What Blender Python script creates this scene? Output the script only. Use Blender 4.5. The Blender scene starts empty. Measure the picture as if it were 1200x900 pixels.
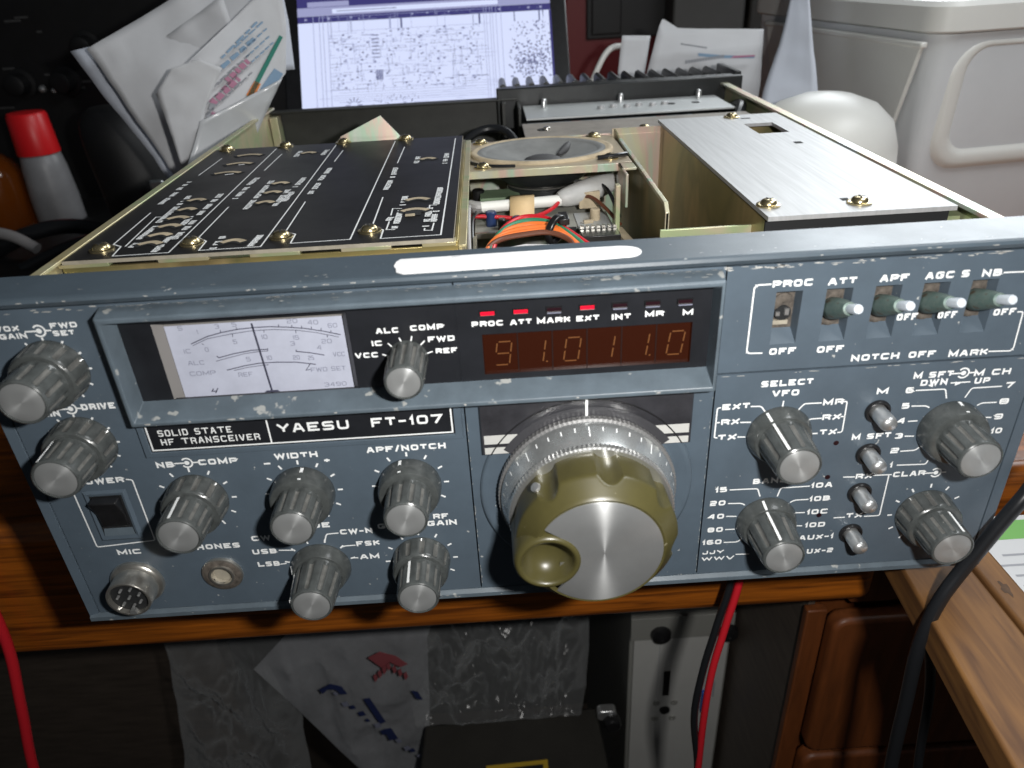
import bpy, bmesh, math, random
from mathutils import Vector, Matrix
S = 0.001                                    # everything below is written in millimetres
scene = bpy.context.scene
R_ = math.radians
# ------------------------------------------------------------------ camera
cam_d = bpy.data.cameras.new("camera")
cam = bpy.data.objects.new("camera", cam_d)
scene.collection.objects.link(cam)
scene.camera = cam
cam_d.sensor_width = 36.0
cam_d.lens = 26.0509
cam_d.clip_start = 0.01
cam_d.clip_end = 50.0
cam.matrix_world = Matrix([[0.9980325, 0.0619901, -0.009397, -0.0073199], [-0.0389242, 0.4950998, -0.8679638, -0.2034216], [-0.0491527, 0.8666219, 0.4965386, 0.2067874], [0.0, 0.0, 0.0, 1.0]])
cam_d.dof.use_dof = True
cam_d.dof.focus_distance = 0.30
cam_d.dof.aperture_fstop = 15.0
# ------------------------------------------------------------------ world, lamps, exposure
world = bpy.data.worlds.new("World")
scene.world = world
world.use_nodes = True
world.node_tree.nodes["Background"].inputs[0].default_value = (0.8, 0.9, 1.0, 1)
world.node_tree.nodes["Background"].inputs[1].default_value = 0.035
scene.view_settings.view_transform = 'Standard'
scene.view_settings.look = 'None'
scene.view_settings.exposure = 0.0
scene.view_settings.gamma = 1.0
def area(name, loc, target, sx, sy, power, col):
    l = bpy.data.lights.new(name, 'AREA')
    l.shape = 'RECTANGLE'; l.size = sx * S; l.size_y = sy * S
    l.energy = power; l.color = col
    o = bpy.data.objects.new(name, l)
    scene.collection.objects.link(o)
    o.location = Vector(loc) * S
    o.rotation_euler = (Vector(target) - Vector(loc)).to_track_quat('-Z', 'Y').to_euler()
    return o
flash = area("camera_flash", (50, -207, 222), (15, 60, 60), 16, 9, 1.18, (1.0, 0.98, 0.95))
ceiling_lamp = area("ceiling_lamp", (400, 40, 640), (160, 160, 100), 420, 200, 2.7, (0.95, 0.98, 1.0))
window_light = area("window_light", (560, 1040, 560), (90, 20, 125), 900, 460, 11.0, (0.92, 0.97, 1.0))

# ------------------------------------------------------------------ materials
def mat(name, col, rough=0.5, metal=0.0, var=0.0, vscale=40.0, col2=None, bump=0.0, bscale=800.0, spec=0.5,
        stretch=None, emit=None, estr=1.0, rvar=0.0, aniso=0.0, arot=0.25, axis=None, trans=0.0, specks=None, alpha=1.0, coat=0.0):
    m = bpy.data.materials.new(name); m.use_nodes = True
    nt = m.node_tree; N = nt.nodes; L = nt.links
    b = N["Principled BSDF"]
    b.inputs["Base Color"].default_value = (*col, 1)
    b.inputs["Roughness"].default_value = rough
    b.inputs["Metallic"].default_value = metal
    b.inputs["Specular IOR Level"].default_value = spec
    b.inputs["Coat Weight"].default_value = coat
    if trans: b.inputs["Transmission Weight"].default_value = trans
    if alpha < 1: b.inputs["Alpha"].default_value = alpha
    if emit:
        b.inputs["Emission Color"].default_value = (*emit, 1); b.inputs["Emission Strength"].default_value = estr
    tc = N.new("ShaderNodeTexCoord"); src = tc.outputs["Object"]
    if stretch:
        mp = N.new("ShaderNodeMapping"); mp.inputs["Scale"].default_value = stretch
        L.new(src, mp.inputs[0]); src = mp.outputs[0]
    if var or col2 or rvar:
        n = N.new("ShaderNodeTexNoise"); n.inputs["Scale"].default_value = vscale; n.inputs["Detail"].default_value = 6
        n.inputs["Roughness"].default_value = 0.65
        L.new(src, n.inputs["Vector"])
    cur = None
    if var or col2:
        mr = N.new("ShaderNodeMapRange"); mr.inputs[1].default_value = .3; mr.inputs[2].default_value = .7
        L.new(n.outputs[0], mr.inputs[0])
        mx = N.new("ShaderNodeMix"); mx.data_type = 'RGBA'
        c2 = col2 or tuple(c * (1 - var) for c in col)
        c1 = col if col2 else tuple(min(1, c * (1 + var)) for c in col)
        mx.inputs[6].default_value = (*c1, 1); mx.inputs[7].default_value = (*c2, 1)
        L.new(mr.outputs[0], mx.inputs[0]); cur = mx.outputs[2]
    if specks:                               # dust and paint chips
        sc, th, scol = specks
        n2 = N.new("ShaderNodeTexNoise"); n2.inputs["Scale"].default_value = sc; n2.inputs["Detail"].default_value = 3
        L.new(tc.outputs["Object"], n2.inputs["Vector"])
        m2 = N.new("ShaderNodeMapRange"); m2.inputs[1].default_value = th; m2.inputs[2].default_value = th + .035
        L.new(n2.outputs[0], m2.inputs[0])
        mx2 = N.new("ShaderNodeMix"); mx2.data_type = 'RGBA'
        if cur: L.new(cur, mx2.inputs[6])
        else: mx2.inputs[6].default_value = (*col, 1)
        mx2.inputs[7].default_value = (*scol, 1)
        L.new(m2.outputs[0], mx2.inputs[0]); cur = mx2.outputs[2]
    if cur: L.new(cur, b.inputs["Base Color"])
    if rvar:
        mr = N.new("ShaderNodeMapRange"); mr.inputs[3].default_value = max(.02, rough - rvar); mr.inputs[4].default_value = rough + rvar
        L.new(n.outputs[0], mr.inputs[0]); L.new(mr.outputs[0], b.inputs["Roughness"])
    if bump:
        nb = N.new("ShaderNodeTexNoise"); nb.inputs["Scale"].default_value = bscale; nb.inputs["Detail"].default_value = 3
        L.new(src, nb.inputs["Vector"])
        bp = N.new("ShaderNodeBump"); bp.inputs["Strength"].default_value = bump; bp.inputs["Distance"].default_value = 0.0004
        L.new(nb.outputs[0], bp.inputs["Height"]); L.new(bp.outputs[0], b.inputs["Normal"])
    if aniso:
        b.inputs["Anisotropic"].default_value = aniso; b.inputs["Anisotropic Rotation"].default_value = arot
        if axis:
            t = N.new("ShaderNodeTangent"); t.direction_type = 'RADIAL'; t.axis = axis
            L.new(t.outputs[0], b.inputs["Tangent"])
    return m

def wood(name, c1, c2, rough, sc, stretch, coat=0.0):
    m = bpy.data.materials.new(name); m.use_nodes = True
    nt = m.node_tree; N = nt.nodes; L = nt.links; b = N["Principled BSDF"]
    tc = N.new("ShaderNodeTexCoord"); mp = N.new("ShaderNodeMapping"); mp.inputs["Scale"].default_value = stretch
    L.new(tc.outputs["Object"], mp.inputs[0])
    n = N.new("ShaderNodeTexNoise"); n.inputs["Scale"].default_value = sc; n.inputs["Detail"].default_value = 8
    n.inputs["Distortion"].default_value = 0.6
    L.new(mp.outputs[0], n.inputs["Vector"])
    r = N.new("ShaderNodeValToRGB"); r.color_ramp.elements[0].position = .32; r.color_ramp.elements[1].position = .68
    r.color_ramp.elements[0].color = (*c1, 1); r.color_ramp.elements[1].color = (*c2, 1)
    L.new(n.outputs[0], r.inputs[0]); L.new(r.outputs[0], b.inputs["Base Color"])
    b.inputs["Roughness"].default_value = rough; b.inputs["Coat Weight"].default_value = coat; b.inputs["Coat Roughness"].default_value = .2
    bp = N.new("ShaderNodeBump"); bp.inputs["Strength"].default_value = .15; bp.inputs["Distance"].default_value = .0005
    L.new(n.outputs[0], bp.inputs["Height"]); L.new(bp.outputs[0], b.inputs["Normal"])
    return m

def zinc(name, stops, metal, rough, sc, stretch=(1, 1, 1)):      # passivated zinc: soft rainbow blotches
    m = bpy.data.materials.new(name); m.use_nodes = True
    nt = m.node_tree; N = nt.nodes; L = nt.links; b = N["Principled BSDF"]
    tc = N.new("ShaderNodeTexCoord"); mp = N.new("ShaderNodeMapping"); mp.inputs["Scale"].default_value = stretch
    n = N.new("ShaderNodeTexNoise"); n.inputs["Scale"].default_value = sc; n.inputs["Detail"].default_value = 4; n.inputs["Distortion"].default_value = .8
    r = N.new("ShaderNodeValToRGB"); cr = r.color_ramp
    while len(cr.elements) < len(stops): cr.elements.new(.5)
    for e, (p, c) in zip(cr.elements, stops): e.position = p; e.color = (*c, 1)
    L.new(tc.outputs["Object"], mp.inputs[0]); L.new(mp.outputs[0], n.inputs["Vector"]); L.new(n.outputs[0], r.inputs[0]); L.new(r.outputs[0], b.inputs["Base Color"])
    b.inputs["Metallic"].default_value = metal
    q = N.new("ShaderNodeMapRange"); q.inputs[3].default_value = rough-.1; q.inputs[4].default_value = rough+.14
    L.new(n.outputs[0], q.inputs[0]); L.new(q.outputs[0], b.inputs["Roughness"])
    return m
M = {}
DUST = (.42, .43, .42)
M['paint'] = mat('blue_grey_paint', (.08, .107, .135), .42, var=.1, vscale=60, bump=.12, bscale=2600, rvar=.07, specks=(430, .735, DUST))
M['paint_rail'] = mat('blue_grey_rail_paint', (.072, .096, .118), .38, var=.14, vscale=30, bump=.06, bscale=1500, rvar=.08, specks=(300, .72, DUST))
M['paint_light'] = mat('worn_bezel_lit_paint', (.098, .126, .15), .4, var=.16, vscale=90, bump=.06, bscale=1500, specks=(150, .66, (.34, .35, .34)))
M['chip'] = mat('bare_worn_metal', (.42, .42, .4), .6, .1, var=.25, vscale=600)
M['white'] = mat('white_lettering', (.86, .88, .88), .55)
M['gap'] = mat('dark_gap', (.008, .009, .01), .8)
M['black'] = mat('black_plastic', (.012, .012, .013), .32, var=.3, vscale=200)
M['face'] = mat('black_display_face', (.014, .015, .018), .3, var=.3, vscale=50, rvar=.06, specks=(900, .76, (.3, .3, .3)))
M['smoke'] = mat('smoked_window', (.035, .035, .04), .16, var=.4, vscale=60, rvar=.08)
M['smoke2'] = mat('smoked_window_ring', (.05, .05, .055), .22)
M['knob'] = mat('smoky_grey_knob', (.062, .068, .067), .24, var=.3, vscale=220, rvar=.08, spec=.6, specks=(700, .74, (.3, .3, .28)))
M['dusty'] = mat('dusty_knob_groove', (.115, .115, .108), .5, var=.4, vscale=300)
M['knobtop'] = mat('spun_aluminium', (.36, .37, .37), .42, .5, aniso=.78, axis='Y', bump=.04, bscale=4000)
M['disc'] = mat('spun_aluminium_disc', (.5, .51, .51), .36, .75, aniso=.88, axis='Y', bump=.03, bscale=3000, var=.06, vscale=90)
_n = M['disc'].node_tree; _w = _n.nodes.new('ShaderNodeTexWave'); _w.wave_type = 'RINGS'; _w.rings_direction = 'Y'
_w.inputs['Scale'].default_value = 420; _w.inputs['Distortion'].default_value = 1.5; _w.inputs['Detail'].default_value = 3
_t = _n.nodes.new('ShaderNodeTexCoord'); _n.links.new(_t.outputs['Object'], _w.inputs['Vector'])
_b = _n.nodes.new('ShaderNodeBump'); _b.inputs['Strength'].default_value = .12; _b.inputs['Distance'].default_value = .0001
_n.links.new(_w.outputs['Fac'], _b.inputs['Height']); _n.links.new(_b.outputs[0], _n.nodes['Principled BSDF'].inputs['Normal'])
M['olive'] = mat('olive_plastic', (.066, .058, .02), .34, var=.12, vscale=120, rvar=.06, spec=.5, specks=(500, .76, (.25, .23, .15)))
M['chrome'] = mat('tarnished_chrome', (.62, .64, .64), .27, .8, var=.22, vscale=110, rvar=.1)
M['knurldim'] = mat('glass_dimmed_knurl', (.24, .24, .24), .4, .5)  # darker copy of the knurl: dimming by the smoked window put into colour
M['knurl'] = mat('knurled_metal', (.72, .73, .72), .32, .9)
M['steel'] = mat('nickel_steel', (.6, .58, .53), .3, .9, var=.2, vscale=200)
M['pin'] = mat('silver_button', (.68, .69, .69), .34, .85, var=.12, vscale=300)
M['patina'] = mat('green_patina_lever', (.075, .135, .12), .5, .2, var=.5, vscale=300, col2=(.15, .18, .16), bump=.3, bscale=900, specks=(520, .6, (.1, .085, .06)))
M['tip'] = mat('bright_lever_tip', (.72, .78, .84), .35, .3)
M['grime'] = mat('dusty_recess', (.085, .072, .06), .8, var=.7, vscale=400)
M['brassy'] = mat('yellow_zinc_screw', (.62, .52, .3), .27, .95, var=.25, vscale=300)
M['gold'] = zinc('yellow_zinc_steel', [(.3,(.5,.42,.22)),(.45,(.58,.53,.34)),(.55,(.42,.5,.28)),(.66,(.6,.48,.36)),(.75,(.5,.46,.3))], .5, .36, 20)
M['golddark'] = zinc('yellow_zinc_wall', [(.28,(.2,.15,.05)),(.42,(.4,.32,.13)),(.52,(.24,.22,.1)),(.62,(.46,.36,.18)),(.75,(.16,.13,.06))], .6, .32, 14, (1, 1, .5))  # darker zinc copy: brown reflections on the walls put into the colour
M['irid'] = zinc('iridescent_zinc', [(.3,(.55,.58,.56)),(.43,(.6,.58,.4)),(.5,(.62,.45,.38)),(.56,(.42,.56,.42)),(.64,(.6,.6,.55)),(.75,(.5,.54,.58))], .45, .34, 16, (2.2, 1, .5))
M['coverblack'] = mat('black_cover_enamel', (.016, .016, .017), .42, var=.4, vscale=30, rvar=.08, specks=(420, .75, (.12, .12, .12)))
M['bracketgold'] = mat('warm_zinc_plate', (.5, .44, .3), .4, .35, col2=(.46, .38, .3), vscale=24)
M['tan'] = mat('board_edge', (.33, .3, .24), .6, var=.2, vscale=200)
M['alu'] = mat('brushed_aluminium', (.44, .445, .45), .5, .3, var=.12, vscale=30, stretch=(22, .7, 1), bump=.05, bscale=120, rvar=.06)
M['alu2'] = mat('pale_aluminium', (.52, .54, .54), .42, .3, var=.06, vscale=50)
M['bracket'] = mat('brown_primer_bracket', (.25, .225, .195), .6, var=.2, vscale=80)
M['heat'] = mat('black_anodised', (.022, .024, .025), .36, .2, var=.3, vscale=60, rvar=.1)
M['rear'] = mat('dark_rear_panel', (.03, .031, .028), .5, var=.3, vscale=40)
M['cone'] = mat('grey_paper_cone', (.21, .215, .21), .85, var=.2, vscale=60, bump=.15, bscale=700)
M['cork'] = mat('tan_gasket', (.46, .38, .26), .85, var=.25, vscale=120)
M['dustcap'] = mat('dark_dust_cap', (.06, .06, .062), .7)
M['pcb'] = mat('green_board', (.17, .24, .15), .6, var=.25, vscale=60)
M['pcbgrey'] = mat('grey_board', (.33, .33, .29), .6, var=.2, vscale=60)
M['tape'] = mat('masking_tape', (.66, .48, .26), .6, var=.1, vscale=80)
M['tubewhite'] = mat('white_sleeve', (.8, .8, .76), .5)
M['shrink'] = mat('grey_shrink_sleeve', (.5, .5, .49), .5, var=.12, vscale=80)
M['red'] = mat('red_wire', (.55, .015, .025), .35)
M['orange'] = mat('orange_wire', (.75, .17, .03), .45)
M['green'] = mat('green_wire', (.03, .2, .11), .45)
M['greyw'] = mat('grey_wire', (.3, .29, .29), .45)
M['brownw'] = mat('brown_wire', (.12, .04, .02), .45)
M['bluew'] = mat('navy_part', (.02, .04, .12), .35)
M['cable'] = mat('black_cable', (.012, .013, .015), .3, bump=.05, bscale=200)
M['sticker'] = mat('white_sticker', (.9, .9, .9), .5, var=.03, vscale=100)
M['meterpaper'] = mat('meter_scale_paper', (.43, .45, .535), .6, var=.12, vscale=55, emit=(.55, .6, .85), estr=.05)
M['ink'] = mat('meter_ink', (.05, .05, .085), .7)
M['inkgrey'] = mat('meter_grey_ink', (.2, .21, .28), .7)
M['wall_shadow_grey'] = mat('meter_wall_and_shadow', (.2, .19, .18), .55)
M['filter'] = mat('amber_filter', (.022, .005, .002), .25, emit=(.45, .07, .01), estr=.02)
M['filterline'] = mat('filter_divider', (.006, .002, .002), .5)
M['digit'] = mat('lit_digit', (.1, .04, .01), .5, emit=(1.0, .24, .02), estr=.05)
M['ledon'] = mat('lit_red_lamp', (.3, .0, .01), .35, emit=(1.0, .01, .04), estr=.85)
M['ledoff'] = mat('unlit_red_lamp', (.016, .004, .007), .3)
M['desk'] = wood('varnished_desk_wood', (.115, .031, .005), (.40, .112, .01), .34, 6, (3, 30, 60), .3)
M['cab'] = wood('orange_cabinet_wood', (.11, .032, .008), (.17, .048, .011), .5, 6, (30, 30, 4), .05)
M['plank'] = wood('raw_pine', (.085, .034, .009), (.2, .092, .024), .62, 5, (40, 4, 40))
M['knot'] = mat('dark_wood_knot', (.07, .035, .015), .7, var=.4, vscale=200)
M['darkwood'] = mat('dark_brown_panel', (.085, .066, .052), .55, var=.3, vscale=25, stretch=(1, 1, 8))
M['paper'] = mat('white_paper', (.58, .59, .61), .7, var=.06, vscale=12)
M['paper2'] = mat('bluish_paper', (.58, .62, .7), .6, var=.06, vscale=12)
M['plastic'] = mat('off_white_plastic', (.7, .7, .67), .42, var=.04, vscale=14, rvar=.05)
M['plasticgrey'] = mat('pale_grey_plastic', (.62, .64, .66), .5, var=.05, vscale=14)
M['flap'] = mat('grey_plastic_pocket', (.66, .66, .63), .35, var=.05, vscale=10)
M['black_gear'] = mat('black_equipment', (.004, .004, .0045), .55, var=.4, vscale=50)
M['gearmark'] = mat('dim_grey_mark', (.06, .06, .06), .5)
M['redcap'] = mat('red_cap', (.72, .012, .016), .38)
M['bottle'] = mat('cloudy_bottle', (.25, .25, .26), .4, var=.15, vscale=30)
M['amber'] = mat('amber_glass', (.22, .055, .006), .12, trans=.4)
M['redclip'] = mat('red_plastic', (.6, .03, .02), .45)
M['bag'] = mat('clear_crinkled_plastic', (.55, .57, .58), .18, spec=1.0, bump=.5, bscale=160)
M['bagwhite'] = mat('milky_plastic_bag', (.36, .37, .39), .25, var=.3, vscale=14, bump=.4, bscale=120)
def film(m, lo, hi, pw):                                         # thin film: clear face-on, milky along its folds
    nt = m.node_tree; N = nt.nodes; L = nt.links; b = N["Principled BSDF"]
    lw = N.new("ShaderNodeLayerWeight"); lw.inputs["Blend"].default_value = .5
    p = N.new("ShaderNodeMath"); p.operation = 'POWER'; p.inputs[1].default_value = pw; L.new(lw.outputs["Facing"], p.inputs[0])
    r = N.new("ShaderNodeMapRange"); r.inputs[3].default_value = lo; r.inputs[4].default_value = hi
    L.new(p.outputs[0], r.inputs[0]); L.new(r.outputs[0], b.inputs["Alpha"])
film(M['bag'], .12, .95, 1.5); film(M['bagwhite'], .5, .95, 1.2)
M['boxdark'] = mat('dark_box', (.028, .026, .022), .55, var=.2, vscale=30)
M['yellow'] = mat('yellow_border', (.5, .33, .03), .5)
M['psu'] = mat('ivory_metal_face', (.5, .5, .48), .5, var=.05, vscale=20)
M['psugrey'] = mat('grey_metal_edge', (.26, .26, .24), .5)
M['blue'] = mat('blue_connector', (.02, .08, .4), .4)
M['wallm'] = mat('dark_room_wall', (.05, .05, .052), .9, var=.2, vscale=4)
M['floorm'] = mat('dark_room_floor', (.045, .035, .028), .8, var=.3, vscale=8)
M['redcase'] = mat('red_case', (.13, .004, .006), .5)
M['greybox'] = mat('charcoal_box', (.05, .05, .048), .6, var=.2, vscale=10)
M['navy'] = mat('navy_fabric', (.012, .022, .09), .7)
M['screen'] = mat('screen_page', (.03, .03, .04), .25, emit=(.68, .74, .98), estr=1.0, var=.05, vscale=14)
M['screenbar'] = mat('screen_toolbar', (.02, .02, .04), .25, emit=(.05, .045, .2), estr=.8)
M['screentab'] = mat('screen_tab', (.03, .03, .04), .25, emit=(.5, .52, .85), estr=.65)
M['screenink'] = mat('screen_ink', (.01, .01, .02), .3, emit=(.10, .11, .26), estr=.8)
M['screenpale'] = mat('screen_pale_ink', (.01, .01, .02), .3, emit=(.40, .44, .70), estr=.8)
M['pinkred'] = mat('faded_red_print', (.28, .07, .08), .5)
M['pink'] = mat('pink_print', (.45, .2, .3), .6)
M['printblue'] = mat('blue_print', (.22, .34, .48), .6)
M['printgreen'] = mat('green_print', (.02, .2, .15), .6)
M['printorange'] = mat('orange_print', (.7, .22, .05), .6)
M['printgrey'] = mat('grey_print', (.3, .31, .34), .6)
M['folder'] = mat('clear_folder', (.56, .58, .6), .22, var=.12, vscale=15, spec=.6, bump=.25, bscale=40)
M['lime'] = mat('green_stripe', (.16, .4, .1), .6)

# ------------------------------------------------------------------ mesh builder
ORG = {}
class MB:
    def __init__(s): s.v = []; s.f = []; s.mi = []; s.mats = []; s.cur = 0
    def mat(s, name):
        m = M[name]
        if m not in s.mats: s.mats.append(m)
        s.cur = s.mats.index(m); return s
    def add(s, vs, fs):
        o = len(s.v); s.v += [Vector(v) for v in vs]
        for f in fs: s.f.append([o + i for i in f]); s.mi.append(s.cur)
        return s
    def box(s, x0, x1, y0, y1, z0, z1):
        return s.add([(x0,y0,z0),(x1,y0,z0),(x1,y1,z0),(x0,y1,z0),(x0,y0,z1),(x1,y0,z1),(x1,y1,z1),(x0,y1,z1)],
                     [(0,3,2,1),(4,5,6,7),(0,1,5,4),(1,2,6,5),(2,3,7,6),(3,0,4,7)])
    def quad(s, a, b, c, d): return s.add([a, b, c, d], [(0, 1, 2, 3)])
    def prism(s, pts, off):                   # planar outline swept along off
        n = len(pts); off = Vector(off)
        vs = [Vector(p) for p in pts] + [Vector(p) + off for p in pts]
        return s.add(vs, [tuple(range(n))[::-1], tuple(range(n, 2*n))] + [(i, (i+1) % n, n + (i+1) % n, n + i) for i in range(n)])
    def loops(s, loops, cap0=False, cap1=False):
        n = len(loops[0]); vs = [p for l in loops for p in l]; fs = []
        for k in range(len(loops) - 1):
            for i in range(n):
                j = (i + 1) % n; fs.append((k*n+i, k*n+j, (k+1)*n+j, (k+1)*n+i))
        if cap0: fs.append(tuple(range(n))[::-1])
        if cap1: fs.append(tuple((len(loops)-1)*n + i for i in range(n)))
        return s.add(vs, fs)
    def lathe(s, c, d, prof, n=40, rf=None, cap0=False, cap1=False, up=(0, 0, 1), fm=None):
        c = Vector(c); d = Vector(d).normalized(); u = Vector(up)
        if abs(u.dot(d)) > .95: u = Vector((1, 0, 0))
        r_ = d.cross(u).normalized(); u = r_.cross(d).normalized()
        L = []
        for i, (r, t) in enumerate(prof):
            L.append([c + d*t + (r_*math.sin(2*math.pi*k/n) + u*math.cos(2*math.pi*k/n)) * (rf(r, i, 2*math.pi*k/n) if rf else r) for k in range(n)])
        keep = s.cur
        if fm is None: return s.loops(L, cap0, cap1)
        for i in range(len(L) - 1):           # fm(row, k) -> material name
            for k in range(n):
                s.mat(fm(i, k)); j = (k+1) % n
                s.add([L[i][k], L[i][j], L[i+1][j], L[i+1][k]], [(0, 1, 2, 3)])
        s.cur = keep
        if cap1: s.add(L[-1], [tuple(range(n))])
        return s
    def ell(s, c, ax, ay, prof, n=56):        # stacked ellipses (scale, z)
        return s.loops([[(c[0]+ax*k*math.cos(2*math.pi*i/n), c[1]+ay*k*math.sin(2*math.pi*i/n), z) for i in range(n)] for k, z in prof], False, False)
    def tube(s, pts, r, n=10, sub=6, rr=None):
        P = [Vector(p) for p in pts]
        if sub > 1 and len(P) > 2:            # Catmull-Rom
            Q = []
            for i in range(len(P) - 1):
                a = P[max(i-1, 0)]; b = P[i]; c = P[i+1]; d = P[min(i+2, len(P)-1)]
                for k in range(sub):
                    t = k / sub
                    Q.append(.5*((2*b) + (c-a)*t + (2*a-5*b+4*c-d)*t*t + (3*b-a-3*c+d)*t**3))
            P = Q + [P[-1]]
        L = []; u = None
        for i, p in enumerate(P):
            t = (P[min(i+1, len(P)-1)] - P[max(i-1, 0)]).normalized()
            if u is None:
                u = t.cross(Vector((0, 0, 1)))
                if u.length < .1: u = t.cross(Vector((1, 0, 0)))
            u = (u - t * u.dot(t)).normalized(); w = t.cross(u)
            q = rr(i/(len(P)-1)) if rr else r
            L.append([p + (u*math.cos(2*math.pi*k/n) + w*math.sin(2*math.pi*k/n))*q for k in range(n)])
        return s.loops(L, True, True)
    def grid(s, rows):                        # rows of 3-D points, equal length
        n = len(rows[0]); fs = []
        for i in range(len(rows)-1):
            for j in range(n-1): fs.append((i*n+j, i*n+j+1, (i+1)*n+j+1, (i+1)*n+j))
        return s.add([p for r in rows for p in r], fs)
    def xform(s, f): s.v = [Vector(f(v)) for v in s.v]; return s
    def build(s, name, parent=None, org=None, bevel=0, seg=2, smooth=35, solid=0, loc=None, rot=None, subd=0):
        me = bpy.data.meshes.new(name)
        o = bpy.data.objects.new(name, me)
        scene.collection.objects.link(o)
        po = ORG.get(parent, Vector((0, 0, 0)))
        og = Vector(org) if org is not None else po
        local = loc is not None               # vertices already local to loc
        vs = [(v if local else v - og) * S for v in s.v]
        me.from_pydata(vs, [], s.f)
        for m in s.mats: me.materials.append(m)
        me.polygons.foreach_set("material_index", s.mi)
        bm = bmesh.new(); bm.from_mesh(me)
        bmesh.ops.remove_doubles(bm, verts=bm.verts, dist=1e-7)
        bmesh.ops.recalc_face_normals(bm, faces=bm.faces)
        bm.to_mesh(me); bm.free()
        if smooth:
            for p in me.polygons: p.use_smooth = True
            me.set_sharp_from_angle(angle=R_(smooth))
        if parent: o.parent = parent
        if local: og = Vector(loc) + po
        o.location = (og - po) * S
        if rot: o.rotation_euler = rot
        ORG[o] = og
        if solid:
            m = o.modifiers.new("thickness", 'SOLIDIFY'); m.thickness = solid*S; m.offset = 0
        if subd:
            m = o.modifiers.new("subdivision", 'SUBSURF'); m.levels = subd; m.render_levels = subd
        if bevel:
            m = o.modifiers.new("bevel", 'BEVEL'); m.width = bevel*S; m.segments = seg; m.limit_method = 'ANGLE'; m.angle_limit = R_(40)
        return o
def thing(name, label, cat, loc, group=None):
    o = bpy.data.objects.new(name, None); scene.collection.objects.link(o)
    o.empty_display_size = .02
    o.location = Vector(loc) * S; ORG[o] = Vector(loc)
    return tag(o, label, cat, group)
def tag(o, label, cat, group=None):
    o["label"] = label; o["category"] = cat
    if group: o["group"] = group
    return o
def part_label(o, l): o["label"] = l; return o

# ------------------------------------------------------------------ wide stroke lettering
def fillet(pts, closed):
    out = []; n = len(pts)
    for i, p in enumerate(pts):
        x, y = p[0], p[1]; r = p[2] if len(p) > 2 else 0
        if not r or (not closed and i in (0, n-1)): out.append((x, y)); continue
        a = Vector(pts[i-1][:2]) - Vector((x, y)); b = Vector(pts[(i+1) % n][:2]) - Vector((x, y))
        r = min(r, a.length*.5, b.length*.5); c = Vector((x, y))
        p0 = c + a.normalized()*r; p1 = c + b.normalized()*r
        for t in (0, .33, .67, 1): out.append(tuple((1-t)**2*p0 + 2*t*(1-t)*c + t*t*p1))
    return out
def ribbon(pts, w, closed=False, ext=True):
    P = [Vector(p) for p in pts]; n = len(P); h = w/2; Lq = []; Rq = []
    if not closed and ext:
        P[0] = P[0] - (P[1]-P[0]).normalized()*h; P[-1] = P[-1] + (P[-1]-P[-2]).normalized()*h
    for i in range(n):
        a = P[i-1] if (closed or i) else None; b = P[(i+1) % n] if (closed or i < n-1) else None
        d0 = (P[i]-a).normalized() if a is not None else None; d1 = (b-P[i]).normalized() if b is not None else None
        if d0 is None: d0 = d1
        if d1 is None: d1 = d0
        t = (d0+d1); t = t.normalized() if t.length > 1e-6 else d0
        nrm = Vector((-t.y, t.x)); k = h/max(.35, nrm.dot(Vector((-d1.y, d1.x))))
        Lq.append(P[i]+nrm*k); Rq.append(P[i]-nrm*k)
    q = []
    for i in range(n if closed else n-1):
        j = (i+1) % n; q.append((Lq[i], Rq[i], Rq[j], Lq[j]))
    return q
r = .3
_O = ([(0,0,r),(1,0,r),(1,1,r),(0,1,r)], 1)
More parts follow.
